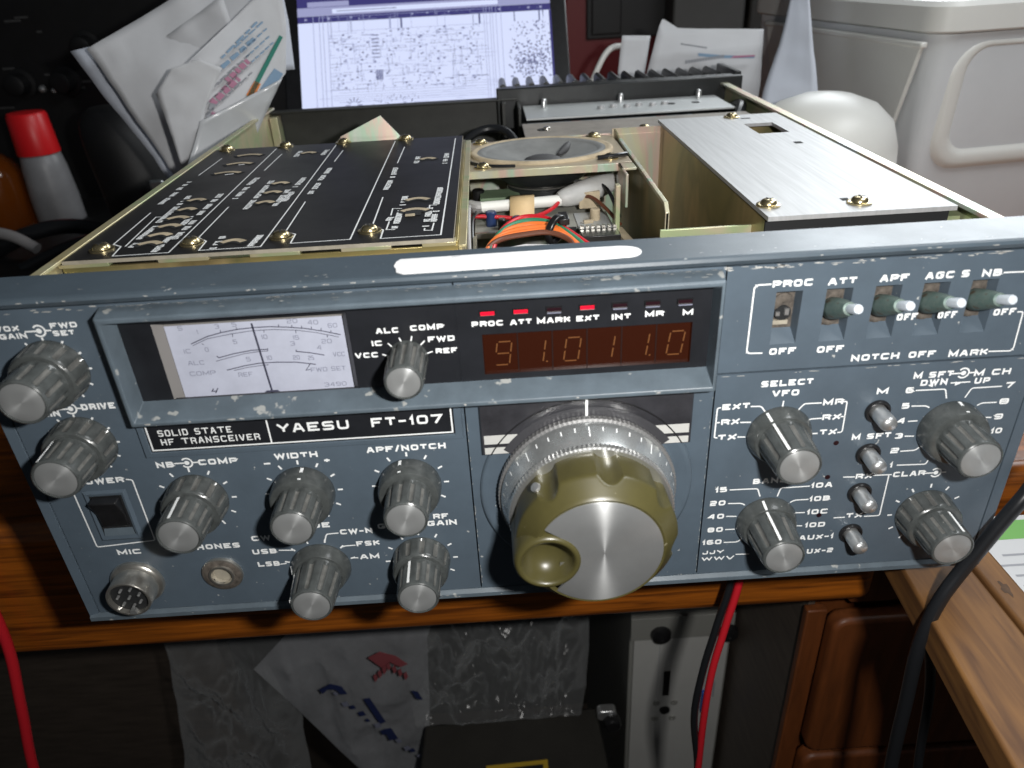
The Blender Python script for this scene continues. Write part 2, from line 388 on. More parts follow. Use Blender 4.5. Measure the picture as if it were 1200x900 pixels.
G = {
'A': [([(0,0),(.38,1),(.62,1),(1,0)],0),([(.2,.32),(.8,.32)],2)],
'B': [([(0,0),(.95,0,r),(.95,.5,r),(.9,1,r),(0,1)],1),([(0,.52),(.9,.52)],2)],
'C': [([(1,.8),(1,1,r),(0,1,r),(0,0,r),(1,0,r),(1,.2)],2)],
'D': [([(0,0),(1,0,r),(1,1,r),(0,1)],1)],
'E': [([(1,0),(0,0),(0,1),(1,1)],0),([(0,.5),(.9,.5)],2)],
'F': [([(0,0),(0,1),(1,1)],0),([(0,.48),(.85,.48)],2)],
'G': [([(1,.8),(1,1,r),(0,1,r),(0,0,r),(1,0,r),(1,.46),(.55,.46)],2)],
'H': [([(0,0),(0,1)],0),([(1,0),(1,1)],0),([(0,.5),(1,.5)],2)],
'I': [([(0,0),(0,1)],0)],
'J': [([(1,1),(1,0,r),(0,0,r),(0,.3)],0)],
'K': [([(0,0),(0,1)],0),([(.05,.45),(1,1)],2),([(.3,.6),(1,0)],2)],
'L': [([(0,1),(0,0),(1,0)],0)],
'M': [([(0,0),(0,1),(.5,.15),(1,1),(1,0)],0)],
'N': [([(0,0),(0,1),(1,0),(1,1)],0)],
'O': [_O], '0': [_O],
'P': [([(0,-.13),(0,1),(1,1,r),(1,.4,r),(.26,.4)],2)],
'R': [([(0,-.13),(0,1),(1,1,r),(1,.44,r),(.26,.44)],2),([(.78,.3),(1,.2,.1),(1,-.13)],2)],
'S': [([(1,.86),(1,1,.2),(0,1,.22),(0,.5,.22),(1,.5,.22),(1,0,.22),(0,0,.2),(0,.14)],2)],
'T': [([(0,1),(1,1)],0),([(.5,0),(.5,.92)],2)],
'U': [([(0,1),(0,0,r),(1,0,r),(1,1)],0)],
'V': [([(0,1),(.42,0),(.58,0),(1,1)],0)],
'W': [([(0,1),(.22,0),(.5,.9),(.78,0),(1,1)],0)],
'X': [([(0,0),(1,1)],0),([(0,1),(1,0)],2)],
'Y': [([(0,1),(.5,.45),(1,1)],0),([(.5,0),(.5,.45)],2)],
'1': [([(-.35,.72),(0,1),(0,0)],0)],
'2': [([(0,.82),(0,1,.2),(1,1,.22),(1,.5,.22),(0,.5,.22),(0,0),(1,0)],2)],
'3': [([(0,.84),(0,1,r),(1,1,r),(1,0,r),(0,0,r),(0,.16)],2),([(.35,.5),(1,.5)],2)],
'4': [([(.8,0),(.8,1)],0),([(.62,1),(0,.32),(1,.32)],2)],
'5': [([(1,1),(0,1),(0,.56),(1,.56,.22),(1,0,.22),(0,0,.2),(0,.16)],2)],
'6': [([(.95,.84),(.95,1,r),(0,1,r),(0,0,r),(1,0,r),(1,.54,r),(.24,.54)],2)],
'7': [([(0,1),(1,1),(.4,0)],0)],
'8': [_O,([(0,.52),(1,.52)],2)],
'9': [([(.05,.16),(.05,0,r),(1,0,r),(1,1,r),(0,1,r),(0,.46,r),(.78,.46)],2)],
'-': [([(0,.47),(1,.47)],0)], '+': [([(0,.47),(1,.47)],0),([(.5,.1),(.5,.84)],2)], '/': [([(0,-.1),(1,1.1)],0)],
}
GW = {'I': .22, '1': .5, 'M': 1.5, 'W': 1.7, '-': .8, '/': .75, 'T': 1.1, 'J': 1.0, '+': .95, ' ': .55}
def text(mb, t, x0, x1, z0, h, w=.21, put=None, base=1.28, gap=.32):
    """letters fill x0..x1 on baseline z0; put(x, z, lift) maps to 3-D"""
    ws = [GW.get(c, base) for c in t]
    tot = sum(ws) + gap*(len(t)-1); k = (x1-x0)/(tot*h)
    x = x0; q = 0
    for c, cw in zip(t, ws):
        W = cw*h*k; sw = w*h
        for st, fl in G.get(c, []):
            iw = max(W-sw, 0); ih = h-sw
            if c == '1':
                pts = [(x + W - sw/2 + p[0]*W*.9, z0+sw/2+p[1]*ih) for p in st]
            else:
                pts = fillet([(p[0]*iw+x+sw/2, p[1]*ih+z0+sw/2) + ((p[2]*min(iw, ih),) if len(p) > 2 else ()) for p in st], fl == 1)
            q += 1
            for a, b, cc, d in ribbon(pts, sw, fl == 1, fl == 0):
                mb.quad(*[put(p.x, p.y, .02*(q % 5)) for p in (a, b, cc, d)])
        x += W + gap*h*k
def line(mb, pts, w, put, closed=False, rnd=0):
    pts = [(*p, rnd) for p in pts] if rnd else pts
    for a, b, c, d in ribbon(fillet(pts, closed), w, closed, False): mb.quad(*[put(p.x, p.y, 0) for p in (a, b, c, d)])
def front(y): return lambda x, z, l: (x, y - l, z)
def top(z): return lambda x, y, l: (x, y, z + l)
def plate(mb, x0, x1, z0, z1, y, holes=(), th=2.0):
    xs = sorted({x0, x1} | {max(x0, min(x1, v)) for h in holes for v in h[:2]}); zs = sorted({z0, z1} | {max(z0, min(z1, v)) for h in holes for v in h[2:]})
    for i in range(len(xs)-1):
        for j in range(len(zs)-1):
            cx = (xs[i]+xs[i+1])/2; cz = (zs[j]+zs[j+1])/2
            if any(h[0] < cx < h[1] and h[2] < cz < h[3] for h in holes): continue
            mb.quad((xs[i],y,zs[j]),(xs[i+1],y,zs[j]),(xs[i+1],y,zs[j+1]),(xs[i],y,zs[j+1]))
    for a, b in (((x0,z0),(x1,z0)),((x1,z0),(x1,z1)),((x1,z1),(x0,z1)),((x0,z1),(x0,z0))):
        mb.quad((a[0],y,a[1]),(b[0],y,b[1]),(b[0],y+th,b[1]),(a[0],y+th,a[1]))
    return mb
def rect(x0, x1, y, z0, z1): return [(x0,y,z0),(x1,y,z0),(x1,y,z1),(x0,y,z1)]
def rrect(x0, x1, z0, z1, r, n=5):
    o = []
    for cx, cz, a in ((x1-r,z1-r,0),(x0+r,z1-r,90),(x0+r,z0+r,180),(x1-r,z0+r,270)):
        for i in range(n+1):
            t = R_(a + 90*i/n); o.append((cx+r*math.cos(t), cz+r*math.sin(t)))
    return o
def copy_part(o, parent, loc, rot=None):
    c = o.copy(); scene.collection.objects.link(c); c.parent = parent; c.location = Vector(loc)*S
    if rot: c.rotation_euler = rot
    return c

# ------------------------------------------------------------------ measured lettering (millimetres on each surface)
PANEL_TXT=[('VOX',-156.34,-149.26,118.9),('GAIN',-155.96,-147.95,116.4),('FWD',-140.21,-132.24,119.0),('SET',-140.15,-133.86,116.5),('GAIN',-156.24,-147.77,89.01),('DRIVE',-140.46,-129.94,90.58),('POWER',-151.92,-136.01,62.05),('MIC',-147.81,-139.57,30.78),('PHONES',-123.06,-104.64,30.75),('NB',-123.76,-117.96,66.86),('COMP',-109.94,-97.08,66.95),('WIDTH',-84.78,-70.55,67.38),('-',-88.79,-86.61,64.82),('+',-68.83,-66.98,64.68),('MODE',-85.11,-71.67,37.35),('CW',-99.96,-93.32,33.18),('CW-N',-68.66,-57.31,33.62),('USB',-100.96,-92.36,26.97),('LSB',-100.35,-92.44,21.01),('FSK',-63.81,-55.33,27.73),('AM',-63.4,-56.48,21.49),('APF/NOTCH',-54.3,-28.16,67.62),('GAIN',-55.18,-44.66,35.09),('RF',-35.32,-30.07,37.94),('GAIN',-37.72,-27.34,34.92),('PROC',74.15,86.18,117.92),('OFF',75.95,84.24,95.19),('ATT',90.88,99.4,117.62),('OFF',91.02,99.41,94.85),('APF',106.47,115.1,117.66),('NOTCH',102.48,117.83,91.01),('OFF',114.23,120.58,104.47),('AGC S',120.18,133.42,117.62),('OFF',120.85,129.37,90.95),('OFF',126.98,132.84,104.31),('NB',137.28,143.25,117.39),('OFF',144.31,151.19,104.13),('MARK',133.71,146.39,90.42),('SELECT',74.8,91.53,83.5),('VFO',78.84,87.56,79.7),('EXT',62.94,71.92,75.68),('RX',63.1,69.16,69.84),('TX',62.6,68.78,63.74),('MR',96.14,102.79,75.11),('RX',96.81,102.98,69.26),('TX',96.89,102.57,63.29),('M',113.23,116.96,78.08),('M SFT',108.19,121.43,60.5),('RX',112.57,118.46,43.72),('TX',112.33,118.24,26.2),('CLAR',125.72,136.93,43.53),('M SFT',124.21,137.07,83.09),('M CH',143.95,155.81,82.72),('DWN',127.08,135.81,80.25),('UP',144.83,149.88,79.77),('6',122.76,125.43,77.78),('7',155.73,158.39,77.41),('5',122.77,125.34,71.79),('8',155.34,158.48,71.21),('4',122.51,125.17,66.0),('9',155.26,158.17,65.26),('10',155.77,159.48,59.53),('3',122.98,125.62,59.88),('2',122.69,125.58,53.89),('1',123.87,124.6,47.85),('BAND',76.55,88.53,44.37),('15',63.66,67.77,41.72),('20',62.26,67.74,35.8),('40',62.15,67.79,29.77),('80',62.39,67.95,23.59),('160',61.03,67.98,17.74),('JJY',61.43,69.26,13.07),('WWV',61.34,73.35,9.95),('10A',97.39,104.85,40.99),('10B',97.69,105.0,35.03),('10C',97.65,105.08,29.07),('10D',97.87,105.14,22.98),('AUX-1',96.53,109.1,17.05),('AUX-2',97.59,110.22,10.2),]
PANEL_LINES=[[(-135.27,63.11),(-133.23,62.84),(-133.27,36.36),(-153.94,34.94),(-154.1,58.96)],[(-91.58,28.18),(-86.7,27.76)],[(-92.23,21.58),(-90.02,21.8)],[(-69.25,34.34),(-73.55,34.19),(-74.64,31.04)],[(-64.16,28.27),(-68.04,28.2),(-69.32,27.78)],[(-66.35,22.45),(-64.07,22.25)],[(73.77,119.11),(69.68,119.1),(68.74,118.35),(68.76,96.93),(69.38,96.19),(73.79,95.98)],[(143.75,118.31),(151.52,118.16)],[(151.79,104.87),(153.65,104.89),(154.28,92.13),(153.57,91.27),(146.39,91.55)],[(72.31,76.42),(75.77,76.26),(77.36,74.01)],[(62.57,76.67),(61.38,76.56),(61.35,64.93),(62.42,64.85)],[(61.4,70.86),(62.67,70.94)],[(69.52,70.43),(73.08,70.26)],[(69.11,64.69),(71.8,64.48)],[(82.94,77.8),(82.88,75.51)],[(95.71,76.12),(89.94,76.21),(88.38,74.03)],[(96.67,70.09),(93.21,70.08),(92.32,69.74)],[(94.11,64.18),(96.19,64.09)],[(102.62,76.01),(104.08,76.16),(104.47,63.98),(102.83,63.97)],[(102.89,70.3),(104.25,70.2)],[(108.15,44.94),(112.29,44.73)],[(118.64,44.86),(125.25,44.71)],[(124.27,44.42),(124.54,26.43),(118.95,26.49)],[(107.82,26.73),(111.95,26.67)],[(126.08,78.62),(135.93,78.46),(137.09,74.84)],[(154.52,78.19),(144.61,78.2),(143.22,74.63)],[(125.99,72.66),(130.87,72.4),(132.18,71.64)],[(154.54,72.06),(149.61,72.19),(148.11,71.31)],[(126.17,66.66),(129.32,66.66)],[(151.16,66.4),(154.36,66.16)],[(126.3,60.72),(129.55,60.48)],[(126.16,54.52),(131.3,54.56),(132.36,55.71)],[(126.16,48.67),(136.32,48.31),(136.76,50.02)],[(68.69,42.48),(78.6,42.26),(79.77,38.69)],[(68.67,36.42),(73.55,36.14),(74.79,35.27)],[(68.55,30.62),(72.32,30.31)],[(68.8,24.45),(72.31,24.36)],[(68.84,18.36),(73.87,18.15),(75.28,19.66)],[(73.85,12.13),(78.95,11.91)],[(96.96,41.92),(86.75,41.91),(85.96,38.2)],[(97.39,36.02),(92.32,36.05),(90.92,35.12)],[(93.41,30.23),(96.91,30.06)],[(93.99,24.17),(96.88,23.93)],[(137.07,80.66),(143.49,80.65)],]
SYMS=[(-143.87,118.45),(-143.87,91.38),(-113.64,68.21),(140.37,84.13),(140.83,44.34)]

FACE_TXT=[('ALC',-45.21,-38.48,110.72),('COMP',-34.84,-24.78,111.0),('IC',-47.07,-43.94,106.66),('FWD',-29.93,-21.78,106.91),('VCC',-52.68,-45.7,102.83),('REF',-27.94,-21.34,102.77),('PROC',-16.26,-6.81,110.98),('ATT',-4.63,1.84,110.86),('MARK',3.52,13.75,110.82),('EXT',15.44,22.31,110.77),('INT',26.2,31.91,110.59),('MR',36.32,41.9,110.86),('M',47.76,50.88,110.68)]
BADGE=[('SOLID STATE',-119.44,-95.82,79.42),('HF TRANSCEIVER',-119.33,-87.46,76.03),('YAESU',-81.27,-58.36,77.99),('FT-107',-51.15,-28.19,78.05)]
COV_LINES=[[(-144.06, 92.41), (-142.5, 54.03), (-138.63, 51.06), (-137.32, 41.06), (-118.48, 41.33), (-119.99, 202.22)], [(-143.85, 186.33), (-144.41, 151.71)], [(-113.58, 94.06), (-113.05, 56.02), (-108.89, 51.3), (-108.34, 41.66), (-87.41, 41.79), (-88.58, 203.35)], [(-113.92, 188.11), (-114.23, 153.79)], [(-83.01, 95.18), (-82.31, 56.92), (-77.98, 53.22), (-77.63, 43.44), (-57.26, 43.8), (-57.44, 203.64)], [(-82.63, 188.63), (-82.94, 163.66)], [(-51.75, 95.15), (-51.34, 57.23), (-46.79, 52.06), (-46.73, 42.74), (-26.09, 42.88), (-25.44, 201.96)], [(-51.11, 188.12), (-51.42, 152.93)], [(-42.44, 77.24), (-46.1, 78.0), (-45.84, 69.12)], [(-45.7, 61.76), (-45.78, 52.25), (-42.53, 51.63)], [(-32.1, 51.16), (-32.14, 48.87), (-29.43, 48.35), (-29.16, 56.88)], [(-31.94, 76.19), (-31.94, 79.62), (-29.15, 79.03)], [(-136.75, 85.24), (-139.44, 85.78), (-137.02, 50.77)]]
COV_TXT=[((-144.77, 104.56), (-144.13, 121.36)), ((-145.11, 126.77), (-144.61, 140.5)), ((-134.74, 47.04), (-133.96, 54.3)), ((-135.25, 58.5), (-134.72, 73.26)), ((-135.66, 77.93), (-136.08, 113.9)), ((-124.0, 42.95), (-123.98, 62.88)), ((-121.76, 56.0), (-121.65, 77.3)), ((-124.73, 68.76), (-124.92, 83.42)), ((-122.43, 85.16), (-122.88, 115.0)), ((-114.41, 105.97), (-114.1, 124.39)), ((-114.63, 128.08), (-113.82, 140.56)), ((-105.48, 89.43), (-105.57, 133.32)), ((-94.47, 89.2), (-94.44, 115.45)), ((-92.03, 97.72), (-91.75, 111.48)), ((-92.4, 119.48), (-91.53, 134.55)), ((-103.94, 42.6), (-104.19, 55.55)), ((-91.18, 42.91), (-90.6, 54.89)), ((-105.12, 180.09), (-104.96, 192.12)), ((-83.43, 106.67), (-82.85, 124.4)), ((-83.31, 128.89), (-82.56, 150.59)), ((-91.62, 180.54), (-91.1, 192.1)), ((-51.8, 106.26), (-51.23, 121.42)), ((-50.92, 125.75), (-51.25, 144.53)), ((-42.42, 150.66), (-42.24, 163.95)), ((-28.9, 146.59), (-28.48, 167.32)), ((-42.64, 79.56), (-42.63, 94.67)), ((-42.87, 53.24), (-42.64, 77.28)), ((-31.92, 53.06), (-31.74, 76.15)), ((-29.37, 58.53), (-29.08, 71.14)), ((-29.54, 80.27), (-28.95, 103.81)), ((-46.13, 62.87), (-45.55, 66.3))]
COV_SLOTS=[(-128.91, 51.55, 7), (-128.89, 60.9, 7), (-129.25, 71.43, 7), (-129.65, 81.61, 7), (-130.12, 93.05, 6), (-130.69, 106.6, 6), (-98.84, 48.31, 7), (-99.69, 96.58, 6), (-100.34, 111.71, 6), (-100.49, 126.65, 6), (-131.22, 152.59, 11), (-130.8, 170.68, 11), (-130.74, 189.13, 11), (-100.04, 186.2, 6), (-37.46, 157.36, 6), (-37.33, 87.86, 8), (-37.25, 73.26, 9)]
FTICKS=[[(-38.58, 108.94), (-37.89, 107.16)], [(-34.66, 109.25), (-35.12, 107.55)], [(-42.17, 107.31), (-40.81, 105.76)], [(-30.97, 107.41), (-32.73, 105.64)], [(-44.35, 103.65), (-42.98, 103.11)], [(-28.89, 103.61), (-30.92, 103.01)]]
M_ARCS=[[(-102.84, 109.23), (-97.26, 111.46), (-92.67, 112.48), (-87.62, 113.22), (-82.7, 113.48), (-77.84, 113.45), (-72.53, 112.91), (-67.26, 112.14), (-62.05, 110.88), (-56.86, 109.31)], [(-102.44, 108.65), (-97.45, 110.69), (-89.57, 111.85), (-83.47, 112.45), (-76.97, 112.43), (-70.05, 111.72), (-64.29, 110.55), (-57.53, 108.57)], [(-96.79, 102.8), (-92.58, 103.76), (-87.37, 104.83), (-82.87, 105.27), (-80.12, 105.26), (-80.03, 106.19)], [(-96.12, 104.63), (-95.57, 103.97), (-90.62, 105.06), (-84.94, 105.84), (-79.99, 105.87)], [(-71.34, 105.09), (-71.45, 104.54), (-67.18, 103.74), (-63.05, 102.64)], [(-94.17, 99.46), (-88.33, 100.63), (-83.76, 101.2), (-78.21, 101.19), (-72.18, 100.77), (-66.27, 99.59)], [(-92.01, 99.18), (-87.94, 99.91), (-83.95, 100.33), (-80.86, 100.49)], [(-67.87, 99.96), (-69.68, 97.73), (-67.97, 97.93)], [(-92.97, 112.38), (-92.88, 113.39)], [(-87.92, 113.12), (-87.89, 113.95)], [(-75.17, 113.27), (-75.01, 114.04)], [(-71.2, 112.82), (-71.05, 113.59)], [(-68.3, 112.39), (-68.16, 113.1)], [(-65.44, 111.71), (-65.27, 112.6)], [(-62.57, 111.03), (-62.41, 111.93)], [(-59.73, 110.12), (-59.58, 111.01)], [(-89.6, 111.73), (-89.61, 110.76)], [(-79.77, 112.5), (-79.96, 111.61)], [(-70.17, 111.67), (-70.36, 110.72)], [(-60.91, 109.59), (-61.07, 108.69)], [(-99.58, 109.19), (-99.06, 108.67)]]
M_TXT=[('S', -105.47, -104.05, 113.99), ('1', -100.15, -99.72, 112.44), ('3', -94.23, -92.99, 113.83), ('5', -89.01, -87.67, 114.19), ('20', -72.29, -69.15, 114.17), ('40', -66.13, -62.97, 113.3), ('60', -60.25, -57.42, 111.87), ('IC', -105.64, -103.63, 106.16), ('0', -99.12, -98.01, 106.29), ('5', -89.96, -88.75, 108.37), ('10', -81.14, -79.23, 109.44), ('15', -71.65, -69.69, 108.55), ('20', -63.06, -59.94, 106.67), ('ALC', -105.47, -100.48, 101.97), ('COMP', -105.92, -97.81, 98.21), ('REF', -91.0, -86.5, 96.84), ('FWD SET', -68.12, -57.22, 96.98), ('VCC', -60.29, -56.68, 101.95), ('3490', -64.8, -57.81, 91.36), ('5', -87.34, -85.98, 102.12), ('10', -81.06, -79.39, 102.15), ('20', -72.83, -70.78, 101.69), ('25', -68.19, -66.41, 101.25), ('4', -64.8, -63.42, 104.65), ('3', -72.71, -71.32, 106.59)]
M_HAND=[[(-99.9, 93.21), (-100.58, 92.28), (-99.01, 92.23)], [(-98.46, 93.31), (-99.63, 91.55)]]
# ================================================================== the transceiver
T = thing("transceiver", "blue grey radio transceiver with its top cover off, showing knobs, meter and speaker", "radio", (0, 150, 0))
def tb(mb, name, **k): return mb.build(name, T, **k)
# ---- front frame and control panels
f = MB().mat('paint')
f.prism([(-167,-.6,0),(-163.6,0,0),(-163.6,16,0),(-167,16,0)], (0,0,126))
f.prism([(167,-.6,0),(167,16,0),(163.6,16,0),(163.6,0,0)], (0,0,126))
f.mat('paint_light').prism([(-166.9,0.1,3.3),(-166.9,-1.3,2.2),(-166.9,-1.3,.4),(-166.9,14,.4),(-166.9,14,3.3)], (333.8,0,0))  # lighter paint puts the upturned strip's brightness into its colour
f.mat('gap').box(-163.6, 163.6, 5.2, 15, 3.3, 126)
HB = (-124.2, 58.6, 87.6, 124.4)
PUTP = front(-.06)
SL = [79.7, 94.95, 109.8, 124.4, 139.1]
panels = []
for nm, ext, holes in (("control_panel", (-163.1,-21.1,3.7,125.6), [HB]), ("dial_panel", (-20.6,59.7,3.7,125.6), [HB]),
                       ("control_panel", (60.2,163.1,3.7,88.9), []), ("switch_panel", (60.2,163.1,89.6,125.4), [(x-4,x+4,98.8,116.4) for x in SL])):
    m = plate(MB().mat('paint'), *ext[:2], *ext[2:], 0.0, holes)
    panels.append((m, nm, ext))
lp, dp, rp, sp = [p[0] for p in panels]
def panel_for(x, z): return lp if x < -21 else (dp if x < 60 else (sp if z > 89.4 else rp))
for t, x0, x1, z in PANEL_TXT:
    text(panel_for((x0+x1)/2, z+1).mat('white'), t, x0, x1, z, 1.75 if t in ('JJY','WWV','VOX','FWD','SET') or (t == 'GAIN' and z > 100) else 2.25, .285, PUTP)
for pl in PANEL_LINES:
    line(panel_for(pl[0][0], pl[0][1]).mat('white'), pl, .46, PUTP, rnd=.8)
for a, b in ((1110.8,449),(1140,447)): pass
for x, z, d in ((131.0, 80.3, -1), (139.0, 80.3, 1)):
    rp.mat('white').add([(x+d*1.4,-.07,z),(x-d*.4,-.07,z+.8),(x-d*.4,-.07,z-.8)], [(0,1,2)])
for x, z in SYMS:                                              # concentric-knob symbols
    m = panel_for(x, z).mat('white')
    line(m, [(x+1.75*math.sin(R_(a)), z+1.75*math.cos(R_(a))) for a in range(-50, 236, 15)], .55, PUTP)
    m.add([(x+.85*math.cos(R_(30*k)), -.08, z+.85*math.sin(R_(30*k))) for k in range(12)], [tuple(range(12))])
    line(m, [(x-4.2, z), (x-.6, z)], .5, front(-.09)); line(m, [(x+1.9, z), (x+3.6, z)], .5, front(-.09))
KN = dict(vox=(-143.8,105.1), drive=(-143.8,78.1), nb=(-113.8,53.1), width=(-77.7,53.4), apf=(-41.5,53.9), rf=(-41.4,19.7), mode=(-77.8,19.3),
          mch=(140.3,63.2), clar=(140.5,26.4), band=(83,27.4), vfo=(82.8,65.1))
def ticks(c, angs, r0=11.4, r1=13.1):
    m = panel_for(*c).mat('white')
    for a in angs:
        s, k = math.sin(R_(a)), math.cos(R_(a)); line(m, [(c[0]+r0*s, c[1]+r0*k), (c[0]+r1*s, c[1]+r1*k)], .62, front(-.1))
for k in ('vox', 'drive'): ticks(KN[k], range(-60, 151, 30), 9.5, 11.2)
for k in ('nb', 'apf', 'rf', 'clar'): ticks(KN[k], [-150,-120,-90,-60,-30,0,30,60,90,120,150])
ticks(KN['width'], range(-90, 151, 30)); ticks(KN['mode'], [-75,-45,-15,15,45,75])
for x, z in ((103.2,59.7),(102.6,45.4),(102.3,28.4)):           # tiny dark red lamps
    rp.mat('ledoff').add([(x+.95*math.cos(R_(30*k)), -.1, z+.95*math.sin(R_(30*k))) for k in range(12)], [tuple(range(12))])
# switch recesses
for x in SL:
    sp.mat('paint').add([(x-4,0,116.4),(x+4,0,116.4),(x+3.4,4,114.8),(x-3.4,4,114.8),(x-4,0,98.8),(x+4,0,98.8),(x+3.4,4,102.6),(x-3.4,4,102.6)],
                        [(0,1,2,3),(4,7,6,5),(0,3,7,4),(1,5,6,2)])
    sp.mat('grime').quad((x-3.4,4,102.6),(x+3.4,4,102.6),(x+3.4,4,114.8),(x-3.4,4,114.8))
for m, nm, ext in panels: tb(m, nm, smooth=0)
# ---- worn top rail and sticker
m = MB().mat('paint_rail')
m.prism([(-167.4,.4,126.3),(-167.4,-1.6,126.6),(-167.4,-2.9,128.2),(-167.4,-2.6,129.2),(-167.4,-1.4,129.5),(-167.4,17.4,129.5),(-167.4,17.4,126.3)], (334.8,0,0))
rnd = random.Random(4)
m.mat('chip')
def chip(m, x, y, z, sx, sy, plane):                            # small irregular bare patch
    n = 7; pts = []
    for k in range(n):
        a = 2*math.pi*k/n; q = rnd.uniform(.5, 1)
        u, w = sx*q*math.cos(a), sy*q*math.sin(a)
        pts.append((x+u, y, z+w) if plane == 'f' else ((x+u, y+w, z) if plane == 't' else (x+u, y+w*.7, z+w*.7)))
    m.add(pts, [tuple(range(n))])
for k in range(26): chip(m, rnd.uniform(-150,150), -2.95, rnd.uniform(128.3,128.9), rnd.uniform(.3,1.3), .22, 'f')
for k in range(22): chip(m, rnd.uniform(-150,150), rnd.uniform(0,3), 129.53, rnd.uniform(.3,1.1), .2, 't')
tb(m, "top_rail", smooth=12)
m = MB().mat('sticker')
pts = [(-37.7,9.6),(-38.1,6),(-37.2,3.4),(-36.9,1),(-35.2,-.5),(-34.6,-.9),(0,-.2),(31,1.9)] + [(31.2+4.6*math.sin(R_(a)), 6.6-4.7*math.cos(R_(a))) for a in range(15, 180, 22)] + [(30,11.7),(0,12.1),(-36.6,11.6)]
m.prism([(x,y,129.52) for x, y in pts], (0,0,.18))
m.mat('ink').quad((-21,10.6,129.73),(-18.6,11.0,129.73),(-18.4,11.3,129.73),(-21.2,10.9,129.73))
part_label(tb(m, "sticker"), "plain white sticker strip on the top rail")
# ---- display bezel
L4 = [rect(-124.3,58.7,0.1,86.4,124.9), rect(-123.5,57.9,-6.6,87.0,123.9), rect(-122.9,57.5,-7,87.5,123.3), rect(-122.0,56.9,-7,88.6,122.3), rect(-120.9,56.4,.2,92.3,119.0)]
m = MB().mat('paint_light').loops(L4)
m.mat('chip')
CL = [-119,-112,-104,-97,-88,-71,-52,-33,-18,-6,3,18,27,44,52]
for k in range(46): chip(m, max(-121, min(56, rnd.choice(CL)+rnd.gauss(0,2.6))), rnd.uniform(-6.2,-.6), 125.0, rnd.uniform(.2,1.7), rnd.uniform(.1,.45), 't')
for k in range(70): chip(m, max(-121, min(56, rnd.choice(CL)+rnd.gauss(0,4.5))), rnd.uniform(-1.2,-.1), 125.02, rnd.uniform(.3,2.2), rnd.uniform(.1,.4), 't')
for x, sx in ((-92,2.0),(-89,1.2),(-60,.7),(-20,.6),(-118,1.4),(15,.6),(40,.9),(-105,.6)):
    chip(m, x, -7.06, 88.1, sx, .4, 'f')
tb(m, "display_bezel", smooth=30, bevel=.35)
f.mat('chip')                                             # worn upper edge of the panels
for k in range(60): chip(f, max(60, min(162.5, rnd.choice([62,70,77,95,101,119,138,142,156])+rnd.gauss(0,4))), -.08, rnd.uniform(124.2,125.3), rnd.uniform(.4,2.4), rnd.uniform(.1,.35), 'f')
for k in range(16): chip(f, rnd.uniform(61,160), -.08, rnd.uniform(88.2,88.6), rnd.uniform(.4,2.2), .16, 'f')
for k in range(14): chip(f, rnd.uniform(-162,-125), -.08, rnd.uniform(124.2,125.3), rnd.uniform(.4,2.0), rnd.uniform(.1,.35), 'f')
for k in range(30): chip(f, rnd.uniform(-20.5,-20.2), -.08, rnd.uniform(5,84), .09, rnd.uniform(.3,1.2), 'f')
for k in range(30): chip(f, rnd.uniform(59.3,59.6), -.08, rnd.uniform(5,84), .09, rnd.uniform(.3,1.2), 'f')
for k in range(14): chip(f, rnd.uniform(-160,160), -1.36, rnd.uniform(1.2,2.1), rnd.uniform(.3,1.2), .2, 'f')
tb(f, "front_frame", bevel=.15, smooth=20)
# ---- black display face, meter, frequency display, lamps
MW = (-111.2, -53.4, 91.0, 118.2); DW = (-13.4, 51.0, 94.4, 108.2)
LX = [-11.3,-1.3,8.7,18.7,28.5,38.4,48.2]
m = plate(MB().mat('face'), -120.9, 56.4, 92.3, 119.0, .15, [MW, DW], 1)
PF = front(.08)
for t, x0, x1, z in FACE_TXT: text(m.mat('white'), t, x0, x1, z, 1.8, .3, PF)
for a, b in FTICKS: line(m, [a, b], .42, PF)
tb(m, "display_face", smooth=0)
mt = MB().mat('wall_shadow_grey')
mt.loops([rect(MW[0],MW[1],.15,MW[2],MW[3]), rect(-109.6,-55.4,4.2,90.4,118.0)])
mt.mat('wall_shadow_grey').quad((-109.6,4.2,115.6),(-55.4,4.2,115.6),(-55.4,4.2,118),(-109.6,4.2,118))  # grey strip above the scale stands for the bezel's shadow
mt = tb(mt, "meter", smooth=0)
m = MB().mat('meterpaper').quad((-109.5,4.15,90.5),(-55.6,4.15,90.5),(-55.6,4.15,115.6),(-109.5,4.15,115.6))
for i, a in enumerate(M_ARCS): line(m.mat('ink'), a, .32 if i in (0,3,4,5) else (.2 if i in (1,2,6) else .22), front(4.08))
for t, x0, x1, z in M_TXT: text(m.mat('inkgrey'), t, x0, x1, z, 1.5, .13, front(4.06))
for a in M_HAND: line(m.mat('ink'), a, .32, front(4.0))
m.build("meter_scale", mt, smooth=0)
m = MB().mat('ink').tube([(-82.6,3.2,115.3),(-81.3,3.2,91.0)], .17, 6, 1)
m.prism([(-84,2.4,90.6),(-78.6,2.4,90.6),(-79.6,2.4,91.8),(-83,2.4,91.8)], (0,.8,0))
m.build("meter_needle", mt)
fd = MB().mat('filter').loops([rect(DW[0],DW[1],.15,DW[2],DW[3]), rect(DW[0]+.3,DW[1]-.3,1.2,DW[2]+.1,DW[3]-.3)], False, True)
W6 = (DW[1]-DW[0])/6
for k in range(1, 6): fd.mat('filterline').box(DW[0]+W6*k-.14, DW[0]+W6*k+.14, 1.05, 1.15, DW[2]+.2, DW[3]-.4)
fd = tb(fd, "frequency_display", smooth=0)
SEG = {'9': 'abcdfg', '1': 'bc', '0': 'abcdef'}
